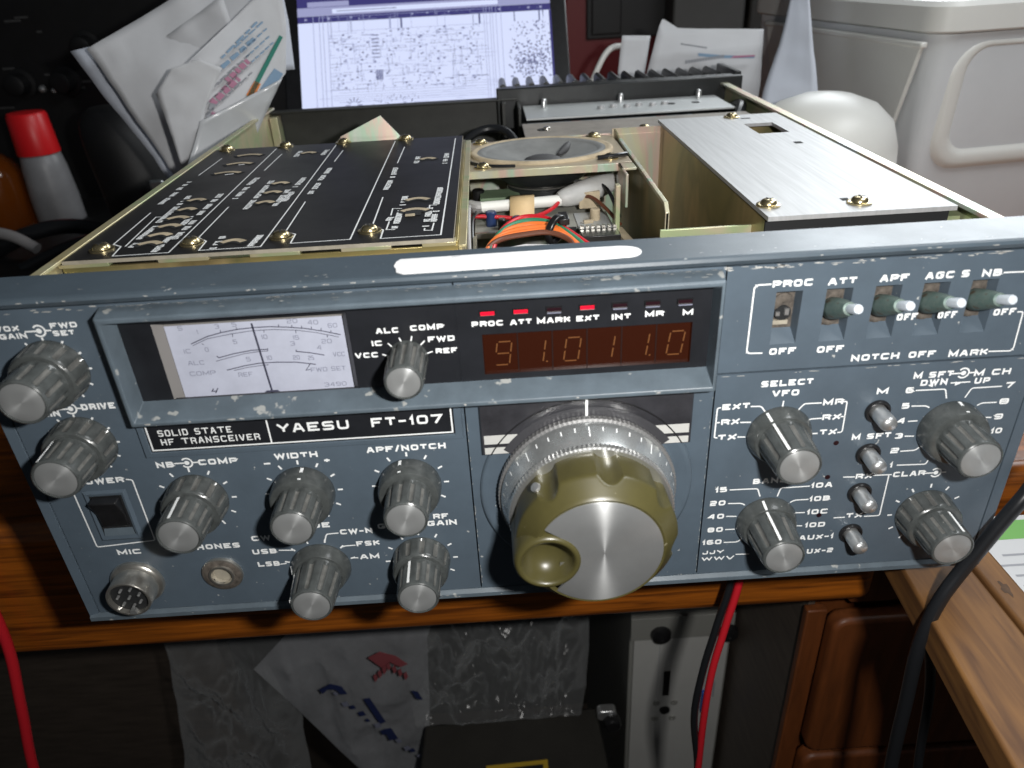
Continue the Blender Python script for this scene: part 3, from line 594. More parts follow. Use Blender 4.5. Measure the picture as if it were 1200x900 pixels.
for i, ch in enumerate(('9', '1', '0', '1', '1.', '0')):
    m = MB().mat('digit')
    cx = DW[0] + W6*i + (5.6 if ch[0] != '1' else 5.4); z0 = 97.0; h = 8.0; w = 4.5; sh = .14
    P = {'a': ((-w/2,h),(w/2,h)), 'b': ((w/2,h),(w/2,h/2)), 'c': ((w/2,h/2),(w/2,0)), 'd': ((-w/2,0),(w/2,0)), 'e': ((-w/2,0),(-w/2,h/2)), 'f': ((-w/2,h/2),(-w/2,h)), 'g': ((-w/2,h/2),(w/2,h/2))}
    for s in SEG[ch[0]]:
        (a, b), (c, d) = P[s]
        q = [(cx+a+sh*b, z0+b), (cx+c+sh*d, z0+d)]
        v = Vector(q[1])-Vector(q[0]); v.normalize(); v *= .45
        line(m, [(q[0][0]+v.x, q[0][1]+v.y), (q[1][0]-v.x, q[1][1]-v.y)], .42, front(1.0))
    if ch == '1.' or i == 1:
        x = cx+w/2+1.0; m.quad((x,1.0,97),(x+.5,1.0,97),(x+.5,1.0,97.5),(x,1.0,97.5))
    m.build("digit", fd, smooth=0)
for i, x in enumerate(LX):
    on = i in (0, 1, 3)
    m = MB().mat('black').loops([rect(x-2.5,x+2.5,.1,114.4,116.3), rect(x-2.3,x+2.3,-.5,114.6,116.1), rect(x-2.1,x+2.1,-.4,114.75,115.95)])
    m.mat('ledon' if on else 'ledoff').quad((x-2.1,-.4,114.75),(x+2.1,-.4,114.75),(x+2.1,-.4,115.95),(x-2.1,-.4,115.95))
    if not on: m.mat('inkgrey').box(x-2.1, x+2.1, -.7, -.52, 114.2, 114.5)
    part_label(tb(m, "indicator_lamp", smooth=0), "lit red indicator lamp" if on else "unlit dark indicator lamp")
# ---- name badge
m = MB().mat('paint').loops([rect(-126.0,-21.6,0,71.0,87.5), rect(-125.4,-22.2,-1.1,71.8,87.4), rect(-123.6,-24.4,-1.1,73.2,87.4), rect(-123.4,-24.6,-.6,73.5,87.4)])
m.mat('face').quad((-123.4,-.6,73.5),(-24.6,-.6,73.5),(-24.6,-.6,87.4),(-123.4,-.6,87.4))
m.mat('white')
line(m, [(-122.7,86),(-122.7,74.2),(-25.3,74.2),(-25.3,86)], .5, front(-.66)); line(m, [(-84.2,74.4),(-84.2,86)], .5, front(-.69))
for i, (t, x0, x1, z) in enumerate(BADGE):
    text(m, t, x0, x1, z, 2.35 if i < 2 else 3.35, .17 if i < 2 else .23, front(-.68), base=.85 if i < 2 else 1.25, gap=.3 if i < 2 else .36)
tb(m, "name_badge", smooth=0)
# ---- knobs
def scallop(nf, depth):
    return lambda r, i, a: r - depth * max(0, math.cos(nf*a))**1.5
def knob_body(m, r0, r1, y0, y1, nf=10, depth=.75, capr=6.1):
    n = nf*12
    rows = [(r0+.1,y0),(r0,y0+.3),(r0-.1,y0+.8),(r0-.12,y0+1.6),(r1+.2,y1-1.6),(r1,y1-.9),(r1-.15,y1-.3),(r1-.5,y1),(capr+.15,y1),(capr+.1,y1-.35),(.1,y1-.35)]
    def rf(r, i, a): return r - (depth*max(0, math.cos(nf*a))**1.2 if i in (3, 4) else (depth*.3*max(0, math.cos(nf*a)) if i == 2 else 0))
    m.lathe((0,0,0), (0,-1,0), rows, n, rf, fm=lambda i, k: 'dusty' if i == 3 and (k % 12 in (0, 11, 1, 10)) else 'knob')
def cap_mesh(r, y): return MB().mat('knobtop').lathe((0,0,0), (0,-1,0), [(r,y-.4),(r,y-.02),(r-.22,y+.1),(r*.5,y+.02),(.05,y-.02)], 48, cap1=True)
kinds = {}
def place_knob(kind, c, ang, name="knob"):
    """first knob of a kind is built, the others are copied with their sub-parts"""
    loc = (c[0], -.05, c[1]); rot = (0, R_(ang), 0)
    if kind in kinds:
        k = copy_part(kinds[kind], T, (loc[0], loc[1]-150, loc[2]), rot)
        for ch in list(kinds[kind].children):
            cc = ch.copy(); scene.collection.objects.link(cc); cc.parent = k
        return k
    b = MB(); s = MB(); p = MB().mat('white')
    if kind == 'pointer':                                       # wide skirt, long fluted grip, white line
        knob_body(b, 8.3, 7.2, 5.0, 19.2, 10, .8, 6.3)
        s.mat('knob').lathe((0,0,0), (0,-1,0), [(10.6,0),(10.8,.8),(10.6,1.6),(9.6,4.6),(9.2,5.1),(7.6,5.2)], 64)
        p.prism([(-.42,-1.6,10.75),(.42,-1.6,10.75),(.42,-5,9.5),(-.42,-5,9.5)], (0,0,.12)); p.prism([(-.42,-5.2,8.5),(.42,-5.2,8.5),(.42,-18.2,7.4),(-.42,-18.2,7.4)], (0,0,.2))
    elif kind == 'skirt_mark':                                  # plain skirt with a short mark, fluted grip
        knob_body(b, 7.7, 7.1, 7.4, 19.2, 12, .7, 6.3)
        s.mat('knob').lathe((0,0,0), (0,-1,0), [(10.4,0),(10.6,.7),(10.4,5.6),(9.8,7.2),(9.3,7.5),(7.2,7.6)], 64)
        p.prism([(-.5,-1.0,10.5),(.5,-1.0,10.5),(.5,-6.6,9.95),(-.5,-6.6,9.95)], (0,0,.2))
    else:                                                       # 'dual': fluted outer ring, grip with or without a line
        knob_body(b, 7.8, 7.2, 8.2, 19.4, 14 if kind == 'dual' else 10, .35 if kind == 'dual' else .75, 6.3)
        n = 12*12; rows = [(10.3,0),(10.4,.6),(10.3,1.2),(9.9,7),(9.6,7.8),(9.1,8.3),(7.4,8.4)]
        s.lathe((0,0,0), (0,-1,0), rows, n, lambda r, i, a: r - (.75*max(0, math.cos(12*a))**1.2 if i in (2, 3) else 0),
                fm=lambda i, k: 'dusty' if i == 2 and (k % 12 in (0, 11, 1, 10)) else 'knob')
        if kind == 'dual': p.prism([(-.42,-8.6,7.75),(.42,-8.6,7.75),(.42,-18.3,7.3),(-.42,-18.3,7.3)], (0,0,.16))
    k = b.build(name, T, loc=(loc[0], loc[1]-150, loc[2]), rot=rot)
    s.build("skirt", k, loc=(0,0,0)); cap_mesh(6.15, 19.1).build("knob_cap", k, loc=(0,0,0))
    if p.v: p.build("pointer_line", k, loc=(0,0,0), smooth=0)
    kinds[kind] = k
    return k
for key, kind, ang in (('vox','fluted',8),('drive','dual',-30),('nb','dual',-12),('width','skirt_mark',8),('apf','skirt_mark',-12),('rf','dual',-22),
                       ('mode','pointer',-78),('mch','skirt_mark',4),('clar','dual',20),('band','pointer',-14),('vfo','pointer',-30)):
    place_knob(kind, KN[key], ang)
b = MB(); knob_body(b, 6.3, 5.8, 0, 15.2, 12, .5, 5.0)
mk = b.build("meter_switch_knob", T, loc=(-36.8,.1-150,101.5))
cap_mesh(4.9, 14.9).build("knob_cap", mk, loc=(0,0,0))
# ---- dial window, dish and tuning knob
DC = (18.4, 47.7)
m = MB().mat('paint').lathe((DC[0],0,DC[1]), (0,-1,0), [(36.6,.02),(36.3,1.0),(35.4,1.25),(34.2,1.0),(31.4,.12),(30.6,.25),(29.8,.9),(29.2,1.0),(24,.9)], 96)
tb(m, "dial_surround", smooth=60)
m = MB().mat('smoke')
m.loops([rect(-16.4,53.2,-.5,64.2,86.6), rect(-15.9,52.7,-1.25,64.7,86.6)], False, True)
m.mat('psu')                                                     # pale strips drawn on the window's corners to look like reflections
for x0, x1 in ((-15.3,-4.4),(41.2,52.2)):
    m.box(x0, x1, -1.36, -1.2, 68.8, 72.2); m.box(x0, x1+(2 if x0 < 0 else 0), -1.36, -1.2, 64.9, 67.4)
m.mat('black')
line(m, [(DC[0]+36*math.sin(R_(a)), DC[1]+36*math.cos(R_(a))) for a in range(-62, 63, 4)], .45, front(-1.42))
m.mat('smoke2')
line(m, [(DC[0]+31.6*math.sin(R_(a)), DC[1]+31.6*math.cos(R_(a))) for a in range(-56, 57, 4)], 3.4, front(-1.45))
m.mat('white').prism([(DC[0]-.5,-1.7,73.6),(DC[0]+.3,-1.7,73.6),(DC[0]+.3,-1.7,86.4),(DC[0]-.5,-1.7,86.4)], (0,-.35,0))
tb(m, "dial_window", smooth=0)
ca, sa = math.cos(R_(9)), math.sin(R_(9))
DMP = Vector((-15.9, -2.3))                                     # finger dimple, off the knob's axis
def groove(a):                                                   # eight rounded finger channels
    if math.sin(a)*ca - math.cos(a)*sa > .86: return 25.7        # the dimple's side stays plain
    st = math.pi/4; q = 25.6*((a + st/2) % st - st/2); ro = 4.3
    return 25.7 if abs(q) >= ro else 25.7 + (ro-2.3) - math.sqrt(ro*ro - q*q)
prof = [(25.0,15.2),(25.3,15.8)] + [(25.4+.02*k,16.2+k) for k in range(11)] + [(25.5,27.0),(25.2,27.5)] + [(25.2-.43*k,27.5+.5*k) for k in range(1,11)] + [(20.4,32.9),(19.9,32.7),(19.0,32.7)]
m = MB().mat('olive').lathe((0,0,0), (0,-1,0), prof, 240, lambda r, i, a: min(r, groove(a)))
def dimp(v):                                                     # clear the body out of the dimple's cup
    x, z = v.x*ca + v.z*sa, -v.x*sa + v.z*ca
    return Vector((v.x, max(v.y, -24.0), v.z)) if (Vector((x, z)) - DMP).length < 9.7 else v
m.xform(dimp)
tk = m.build("tuning_knob", T, loc=(DC[0],-150,DC[1]), rot=(0,R_(9),0), smooth=38)
def tpart(m, name, **k): return m.build(name, tk, loc=(0,0,0), rot=(0,R_(-9),0), **k)
def disc_r(a, R):
    d = DMP.length; p = Vector((math.sin(a), math.cos(a))).dot(DMP)
    q = 10.0**2 - d*d + p*p
    return min(R, p - math.sqrt(q)) if q > 0 and p > 0 else R
m = MB().mat('disc')
m.loops([[(disc_r(2*math.pi*k/144, 19.7)*f_*math.sin(2*math.pi*k/144), -y, disc_r(2*math.pi*k/144, 19.7)*f_*math.cos(2*math.pi*k/144)) for k in range(144)] for f_, y in ((1,32.3),(1,33.0),(.985,33.15),(.5,33.15),(.003,33.15))], True, True)
tpart(m, "face_disc")
m = MB().mat('chrome').lathe((0,0,0), (0,-1,0), [(29.4,4.2),(29.5,5.2),(29.0,6.4),(27.2,11.6),(26.4,13.2)], 120)
for a in range(0, 360, 9):                                       # graduation marks round the dial skirt
    d = Vector((math.sin(R_(a)), 0, math.cos(R_(a)))); u = Vector((math.cos(R_(a)), 0, -math.sin(R_(a))))
    ln = 1.5 if a % 45 else 3.6
    p0 = d*29.05 + Vector((0,-6.5,0)); p1 = d*(29.0-1.9*ln/5.4) + Vector((0,-6.5-ln,0))
    m.mat('white').add([p0-u*.2, p0+u*.2, p1+u*.2, p1-u*.2], [(0,1,2,3)])
tpart(m, "dial_skirt")
def kn(r, i, a): return r
m = MB().mat('knurl').lathe((0,0,0), (0,-1,0), [(26.2,13.0),(27.0,13.3),(27.0,15.2),(26.4,15.5),(20,15.5)], 360, lambda r, i, a: r + (.3 if int(round(a/(2*math.pi)*360)) % 3 == 0 and i in (1, 2) else 0))
tpart(m, "knurled_ring", smooth=10)
m = MB().mat('knurldim').lathe((0,0,0), (0,-1,0), [(29.4,1.4),(30.2,1.8),(30.2,3.8),(29.4,4.2)], 360, lambda r, i, a: r + (.25 if int(round(a/(2*math.pi)*360)) % 3 == 0 and i in (1, 2) else 0))
part_label(tpart(m, "knurled_ring", smooth=10), "knurled ring behind the dial skirt, coloured dim as if behind glass")
m = MB().mat('olive').lathe((-15.9,0,-2.3), (0,-1,0), [(10.8,15.6),(10.7,31.3),(10.4,32.8),(9.8,33.7),(9.1,34.0),(8.4,33.7),(8.0,32.8),(7.3,30.4),(5.9,28.3),(4.0,27.1),(2,26.6),(.1,26.5)], 64)
m.mat('knurl').add([(-15.9+4.9+dx,-29.4,-2.3-4.6+dz) for dx, dz in ((-1,-.8),(.9,-.5),(1,.8),(-.8,.9))], [(0,1,2,3)])
tpart(m, "finger_dimple", smooth=60)
m = MB().mat('pin').lathe((-15.8,-21.5,16.0), (-.66,-.28,.7), [(.1,4.6),(1.5,4.4),(1.6,3.4)], 14)
tpart(m, "set_screw")
# ---- push buttons
pb = None
for x, z in ((114.9,71.5),(115,54.3),(115.1,37.6),(115.3,19.0)):
    if pb is None:
        m = MB().mat('pin').lathe((0,0,0), (0,-1,0), [(2.75,0),(2.75,7.6),(2.5,8.6),(1.6,9.3),(.05,9.5)], 28)
        pb = m.build("push_button", T, loc=(x,-150,z), smooth=60)
        MB().mat('black').lathe((0,0,0), (0,-1,0), [(4.3,.05),(4.3,.5),(3.9,1.1),(3.3,1.1),(3.1,.3),(2.6,.1)], 32).build("collar", pb, loc=(0,0,0))
    else:
        q = copy_part(pb, T, (x,-150,z)); c = pb.children[0].copy(); scene.collection.objects.link(c); c.parent = q
# ---- toggle switches
tg = None
for i, x in enumerate(SL):
    if i == 0:                                                   # lever missing, only the stump is left
        m = MB().mat('grime').lathe((0,0,0), (0,-1,0), [(3.3,0),(3.2,.5),(2.2,.8),(.1,.4)], 24)
        m.mat('gap').lathe((0,0,-3.2), (0,-1,0), [(2.7,.2),(2.5,.9),(.1,.9)], 20)
        m.mat('pin').box(-2.4,-1.2,-1.6,0,-3.8,-2.6); m.box(.3,1.6,-1.6,0,-3.6,-1.6); m.mat('tan').box(-2.8,1.8,-1.0,0,-7,-5.6)
        part_label(m.build("toggle_switch", T, loc=(x,3.8-150,111.2)), "broken toggle switch with no lever"); continue
    if tg is None:
        m = MB().mat('grime').lathe((0,0,2.6), (0,-1,0), [(3.2,0),(3.1,.5),(2.2,.8),(.1,.6)], 24)
        m.mat('grime').lathe((0,0,-4.2), (0,-1,0), [(3.2,0),(3.1,.5),(2.2,.8),(.1,.6)], 24)
        tg = m.build("toggle_switch", T, loc=(x,3.8-150,110), smooth=50)
        d = Vector((-.3,-19.5,8.2)).normalized()
        m = MB().mat('patina').lathe((-.4,-.2,-1.6), d, [(3.0,0),(3.5,1.4),(3.3,5),(2.7,10),(2.0,13.6),(1.3,13.8)], 28)
        m.mat('tip').lathe((-.4,-.2,-1.6), d, [(1.4,13.6),(1.5,18.6),(1.3,19.2),(.05,19.3)], 24)
        m.build("lever", tg, loc=(0,0,0), smooth=50)
    else:
        q = copy_part(tg, T, (x,3.8-150,110)); c = tg.children[0].copy(); scene.collection.objects.link(c); c.parent = q
# ---- power rocker, mic socket, headphone socket
m = MB().mat('paint').loops([rect(-151.4,-136.6,-.05,37.6,59.2), rect(-150.4,-137.6,-.9,38.6,58.4), rect(-149.4,-138.4,-.7,40.2,57.4)])
m.mat('gap').quad((-149.4,-.3,40.2),(-138.4,-.3,40.2),(-138.4,-.3,57.4),(-149.4,-.3,57.4))
m.mat('paint_light').prism([(-149.2,-.75,40.2),(-138.6,-.75,40.2),(-138.9,-.35,43.2),(-148.8,-.35,43.2)], (0,-.1,0))  # lit look of the sill put into a lighter paint
pw = tb(m, "power_switch", smooth=0, bevel=.2)
m = MB().mat('black').prism([(-148.4,-.4,44.4),(-148.4,-1.4,44.6),(-148.4,-2.0,50.5),(-148.4,-4.4,56.6),(-148.4,-.4,57)], (9.4,0,0))
m.build("rocker", pw, bevel=.4)
MC = (-144.6, 17.8)
m = MB().mat('steel').lathe((MC[0],0,MC[1]), (0,-1,0), [(9.4,0),(9.5,1.0),(9.0,1.9),(8.0,2.4),(7.9,3.2),(7.7,9.0),(7.5,9.3),(6.9,9.3),(6.8,7.4)], 56)
m.mat('gap').lathe((MC[0],0,MC[1]), (0,-1,0), [(6.8,7.4),(.1,7.4)], 40)
m.mat('pin').prism([(MC[0]-1.4,-9.3,MC[1]-6.9),(MC[0]+1.4,-9.3,MC[1]-6.9),(MC[0]+.9,-9.3,MC[1]-5.2),(MC[0]-.9,-9.3,MC[1]-5.2)], (0,1.6,0))
ms = tb(m, "microphone_socket")
for k in range(8):
    a = R_(51*k+20); r0 = 4.0 if k < 7 else 0
    MB().mat('pin').lathe((MC[0]+r0*math.sin(a),-7.3,MC[1]+r0*math.cos(a)), (0,-1,0), [(.48,0),(.48,1.5),(.05,1.8)], 10).build("contact_pin", ms)
m = MB().mat('steel').lathe((-113.6,0,19.2), (0,-1,0), [(7.3,0),(7.3,.9),(6.9,1.2)], 44)
m.mat('grime').lathe((-113.6,0,19.2), (0,-1,0), [(6.9,1.2),(4.6,1.3)], 44)
m.mat('steel').lathe((-113.6,0,19.2), (0,-1,0), [(4.6,1.2),(4.5,2.0),(3.7,2.0),(3.5,1.2)], 36)
m.mat('tan').lathe((-113.6,0,19.2), (0,-1,0), [(3.5,1.2),(3.3,.2),(.1,.2)], 30)
tb(m, "headphone_socket")
# ================================================================== chassis and inside
m = MB().mat('gold')
m.box(-157.2,-156.0,18,338,4,125.4); m.box(-157.2,-153.7,18,338,125.5,126.7)
m.box(156.0,157.2,18,338,4,125.4); m.mat('irid').box(152.2,157.2,18,338,125.5,126.9); m.mat('gold')
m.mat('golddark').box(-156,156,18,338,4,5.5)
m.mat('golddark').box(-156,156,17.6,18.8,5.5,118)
tb(m, "chassis", bevel=.2)
# left cover box
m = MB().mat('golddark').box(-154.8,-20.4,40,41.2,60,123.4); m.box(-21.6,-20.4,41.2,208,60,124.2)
m.mat('gold').box(-155.8,-20.4,38.6,39.9,108,121.6); m.box(-20.3,-17.6,41,212,122.0,123.0); m.box(-20.3,-19.1,38.7,212,108,122)
for x in (-147,-113.4,-82.4,-51.5,-24): m.mat('gold').box(x-8.5,x+(8.5 if x < -30 else 3),39.2,44,123.5,124.85)
m.mat('gap').box(-154,-22,44.2,205,60,61)
tb(m, "shield_box", bevel=.15)
m = MB().mat('tan').box(-153.6,-21.6,38.8,208.6,124.9,126.2)
m.mat('coverblack').quad((-153.5,38.9,126.26),(-21.7,38.9,126.26),(-21.7,208.5,126.26),(-153.5,208.5,126.26))
PT = top(126.36)
m.mat('white')
for l in COV_LINES: line(m, l, .52, PT)
rnd = random.Random(9)
for (x0, y0), (x1, y1) in COV_TXT:                               # fine print, too small to read
    L_ = math.hypot(x1-x0, y1-y0); d = ((x1-x0)/L_, (y1-y0)/L_); nx, ny = d[1], -d[0]; s = 0
    while s < L_:
        w = rnd.choice((.9,1.2,1.5)); s0 = s; s += w + .35
        if rnd.random() < .08: s += .9; continue
        for u in (-1.0, rnd.choice((0,1.0))):
            a = (x0+d[0]*s0+nx*u, y0+d[1]*s0+ny*u); b = (x0+d[0]*(s0+w)+nx*u, y0+d[1]*(s0+w)+ny*u)
            line(m, [a, b], .5, top(126.38))
        for q in (0, w*.6):
            a = (x0+d[0]*(s0+q)-nx, y0+d[1]*(s0+q)-ny); b = (x0+d[0]*(s0+q)+nx, y0+d[1]*(s0+q)+ny)
            line(m, [a, b], .5, top(126.4))
for x, y, w in COV_SLOTS:                                        # crescent trimming slots
    W_ = w*1.32; pts = [(x-W_/2+W_*t, y-1.2+3.4*math.sin(math.pi*t)) for t in [k/12 for k in range(13)]]
    m.mat('gap'); line(m, [(px, py-.5) for px, py in pts], 4.3, top(126.42))
    m.mat('cork'); line(m, [(px, py+.35) for px, py in pts[1:-1]], 2.6, top(126.46))
m.mat('gap'); line(m, [(-40.6,70.4),(-34.6,70.4)], 6.6, top(126.46)); m.mat('cork'); line(m, [(-40.4,67.6),(-36.8,67.9)], 3.2, top(126.5))
m.mat('sticker'); line(m, [(-131.5,149.6),(-127.6,150.4)], 1.3, top(126.5)); line(m, [(-130.5,168.4),(-127.6,169)], 1.2, top(126.5))
cover = tb(m, "cover_plate", smooth=0)
part_label(cover, "black printed metal cover plate with trimming slots")
sc_proto = None
def screw(parent, x, y, z, ang=0):
    global sc_proto
    po = ORG[parent]
    if sc_proto is None:
        m = MB().mat('brassy').lathe((0,0,0), (0,0,1), [(4.2,0),(4.2,.5),(3.8,.7),(3.0,.75),(2.9,1.0),(2.75,1.5),(2.2,2.1),(1.3,2.35),(.05,2.4)], 30)
        m.mat('gap').box(-1.6,1.6,-.28,.28,1.9,2.46); m.box(-.28,.28,-1.6,1.6,1.9,2.45)
        sc_proto = m.build("screw", parent, loc=(x-po.x, y-po.y, z-po.z), smooth=40); return
    c = sc_proto.copy(); scene.collection.objects.link(c); c.parent = parent
    c.location = (Vector((x,y,z))-po)*S; c.rotation_euler = (0,0,ang)
for x, y in ((-144.1,48.6),(-113.4,49.7),(-82.4,50.8),(-51.5,51.6),(-147.3,207),(-116.3,207),(-85.4,207),(-52.2,207)): screw(cover, x, y, 126.3, x*y)
# aluminium cover over the right bay
hole = (125, 140, 169, 194)
m = MB().mat('alu')
xs = [85.6,hole[0],hole[1],150.6]; ys = [40,hole[2],hole[3],219]
for zz in (125.0, 126.6):
    for i in range(3):
        for j in range(3):
            if i == 1 and j == 1: continue
            m.quad((xs[i],ys[j],zz),(xs[i+1],ys[j],zz),(xs[i+1],ys[j+1],zz),(xs[i],ys[j+1],zz))
for a, b in (((85.6,40),(150.6,40)),((150.6,40),(150.6,219)),((150.6,219),(85.6,219)),((85.6,219),(85.6,40)),((125,169),(140,169)),((140,169),(140,194)),((140,194),(125,194)),((125,194),(125,169))):
    m.quad((*a,125),(*b,125),(*b,126.6),(*a,126.6))
m.mat('gap'); line(m, [(133.6,145.6),(137.4,145.6)], 4.2, top(126.66)); line(m, [(116.6,54.6),(119.5,54.6)], 3.2, top(126.66)); line(m, [(128,208),(133,208)], 2.6, top(126.66))
ac = tb(m, "cover_plate", smooth=0)
part_label(ac, "bare brushed aluminium cover plate over the right bay")
for x, y in ((89.8,52.6),(120.8,49.3),(124.3,212.7)): screw(ac, x, y, 126.7, x)
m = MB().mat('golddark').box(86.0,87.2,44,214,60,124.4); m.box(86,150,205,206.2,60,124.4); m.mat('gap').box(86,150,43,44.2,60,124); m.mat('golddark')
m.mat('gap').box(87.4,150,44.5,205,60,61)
m.mat('orange').tube([(126,176,112),(131,188,116),(137,182,113)], 1.6, 8)
tb(m, "amplifier_box", bevel=.2)
# middle bay
m = MB().mat('gap').box(-20,86,20,214,56,58)
m.mat('irid').box(59.6,86,213.6,214.8,60,124.2); m.box(-20,86,213,214.2,60,121)
tb(m, "bay_wall")
m = MB().mat('golddark').prism([(60.4,212,124.4),(60.4,194,121.5),(60.4,86,119.8),(60.4,82,117),(60.4,82,60),(60.4,212,60)], (1.2,0,0))
m.mat('irid').prism([(60.2,196,122.6),(60.2,86,120.2),(60.2,82,117),(60.2,82,90),(60.2,83.4,90),(60.2,83.4,116.4),(60.2,87,118.6),(60.2,196,120.8)], (1.7,0,0))
tb(m, "divider", bevel=.2)
for q in ((52.6,104,56.4,57.6,104,118.6),(113,132,46.4,47.6,104,121.6),(139,155,44,45,104,121.6),(46.4,48.4,118,122,96,119)):
    tb(MB().mat('gold').box(*q), "flange_strip", bevel=.2)
# speaker on its bracket
SC = (18.6, 184.2)
m = MB().mat('bracketgold')                                      # bracket plate with the speaker opening
def ray_rect(k, n=56):
    a = 2*math.pi*k/n; dx, dy = 36.5*math.cos(a), 29*math.sin(a)
    t = min((40.8 if dx > 0 else 38.8)/abs(dx) if abs(dx) > 1e-6 else 9, (29.8 if dy > 0 else 33.4)/abs(dy) if abs(dy) > 1e-6 else 9)
    return SC[0]+dx*t, SC[1]+dy*t
for zz in (119.8, 121.0):
    m.loops([[(*ray_rect(k), zz) for k in range(56)], [(SC[0]+33.5*math.cos(2*math.pi*k/56), SC[1]+26.4*math.sin(2*math.pi*k/56), zz) for k in range(56)]])
m.loops([[(*ray_rect(k), zz) for k in range(56)] for zz in (119.8, 121.0)])
m.mat('irid').box(-20.2,59.4,149.4,150.8,117.4,121.0); m.box(52.4,53.6,128,150.8,106,121); m.box(52.4,59.4,140,151,119.8,121)
br = tb(m, "speaker_bracket", bevel=.25)
SC = (18.6, 184.2)
m = MB().mat('cork').ell((*SC,0), 36.5, 29.0, [(1,121.0),(1,122.0),(.975,122.6),(.93,122.6),(.90,121.9)])
m.mat('cone').ell((*SC,0), 36.5, 29.0, [(.90,121.9),(.87,122.4),(.82,122.2),(.78,121.3)])
sk = tb(m, "speaker", smooth=60)
m = MB().mat('cone').ell((*SC,0), 36.5, 29.0, [(.79,121.4),(.6,119.6),(.4,117.2),(.22,115.2)])
m.build("cone", sk, smooth=60)
m = MB().mat('dustcap').ell((SC[0]+.5,SC[1]-1,0), 9.8, 8.4, [(1,116.4),(.9,117.8),(.6,118.8),(.25,119.3),(.02,119.4)])
m.tube([(SC[0]+9,SC[1]+2,118.6),(SC[0]+13.4,SC[1]+9,119.8),(SC[0]+16,SC[1]+17,120.8)], 1.5, 8, rr=lambda t: .8+1.2*math.sin(math.pi*t)); m.box(SC[0]+15,SC[0]+19,SC[1]-5.4,SC[1]-4.6,117,117.4)
m.build("dust_cap", sk, smooth=60)
m = MB().mat('heat').lathe((*SC,96), (0,0,1), [(17.6,0),(18.4,1),(18.4,9),(17.8,9.6),(17.8,10.4),(20,11.6),(23,14),(25,18),(26,23)], 48, cap0=True)
m.mat('steel').lathe((*SC,96), (0,0,1), [(18.6,9.8),(19,10.2),(18.6,10.6)], 48)
m.build("magnet", sk)
for x, y in ((-12.5,211),(48.8,211),(50.2,160),(-11.4,156)): screw(br, x, y, 121.1, x)
m = MB().mat('cable').tube([(-18.6,190,121.8),(-19,178,121.5),(-16.5,164,121.6),(-8,156.5,121.6),(4,154,121.5)], .8, 8)
m.tube([(44,158.6,122),(52,157.4,122.8),(58.5,162,122.2)], 1.1, 8)
tb(m, "speaker_lead")
# boards, wires and parts below the speaker
m = MB().mat('pcbgrey').box(-17,46,129,176,96.0,97.6)
m.mat('gap').box(8,30,127.4,128.8,95,98.4)
m.mat('pcb').box(-14,6,164,180,93.8,104); m.mat('cork').box(34,44,150,160,100,108)
m.mat('steel').box(-17,8,127.4,129,95.4,98.2)
tb(m, "circuit_board", bevel=.3)
m = MB().mat('cork').box(27,50,80,124,95,96.4)
m.mat('alu2').box(31,47,125,150,97,98.2)
m.mat('cork').prism([(49.5,96,97),(53.5,96,97),(50.5,124,97),(46.5,124,97)], (0,0,1.5))
tb(m, "circuit_board", bevel=.2)
ic = MB().mat('black').box(30,47,106,115.5,97,101); ic = tb(ic, "chip", bevel=.3)
for k in range(7):
    m = MB().mat('steel').box(30.5+2.45*k,31.9+2.45*k,116,118.6,97,102.2); m.build("pin", ic)
m = MB().mat('tubewhite').tube([(-13.6,146.5,104.6),(25,151,104.6)], 2.7, 16, 1); m.tube([(-13.6,150.5,103),(25,155,103)], 2.4, 12, 1)
m.mat('greyw').tube([(-19,149,105.5),(-16,147,105.2),(-13,147,104.8)], 2.5, 10); tb(m, "white_sleeve")
m = MB().mat('tape').loops([[(x, y, z) for x in (x0,)] and [(x0,138,97),(x0,143,107.0),(x0,149,108.0),(x0,157,107)] for x0 in (-.3,)] ) if False else MB().mat('tape')
m.grid([[(x+dx, y, z) for x in (-.2, 5.5, 11.4)] for dx, y, z in ((1.2,156,106.9),(.9,150,108.0),(.6,146.0,107.8),(.5,143.6,105.8),(.0,140,99.5),(-.5,134.5,94.6))])
tb(m, "masking_tape", solid=.25, smooth=60)
m = MB().mat('shrink').tube([(24,151.6,105),(31,153.6,106),(42,158,107.6),(51,163,108.6),(55.5,167,109.2)], 4, 16, 6, rr=lambda t: .6+5.0*max(0,math.sin(math.pi*min(1,.12+.86*t)))**.7)
m.mat('pin').lathe((35,160.5,106), (0,0,1), [(2.6,0),(2.6,4.6),(2,5.2),(.1,5.2)], 14); m.lathe((45,162.5,108), (0,0,1), [(2.4,0),(2.4,4.2),(.1,4.4)], 14)
tb(m, "shrink_sleeve")
m = MB().mat('red').tube([(-18.5,140,102.6),(-12,139.5,102.4),(-4,138.5,101.8),(4,137.5,101.2),(14,139.5,101.6),(21,145,103),(25,151,105)], .95, 10)
part_label(tb(m, "wire"), "red wire under the white sleeve")
for off, mm, z in ((0,'orange',.6),(3.0,'greyw',-.2),(5.4,'orange',.4),(-2.6,'orange',.2),(8.0,'green',1.0),(10.2,'bluew',.2),(-4.8,'brownw',.0),(12.4,'red',1.2)):
    m = MB().mat(mm).tube([(-13.4+off*.22,54+off*.2,108+z),(-10.6+off*.25,68+off*.5,111+z),(-5+off*.2,77+off*.8,113+z),(5,80+off,114+z*1.2),(14,79+off*.8,114+z),(21,73+off*.5,112+z),(25+off*.35,62+off*.3,109+z)], 1.1, 10)
    part_label(tb(m, "wire"), {'greyw':'grey','brownw':'brown','bluew':'dark blue'}.get(mm, mm) + " wire in the loom behind the front rail")
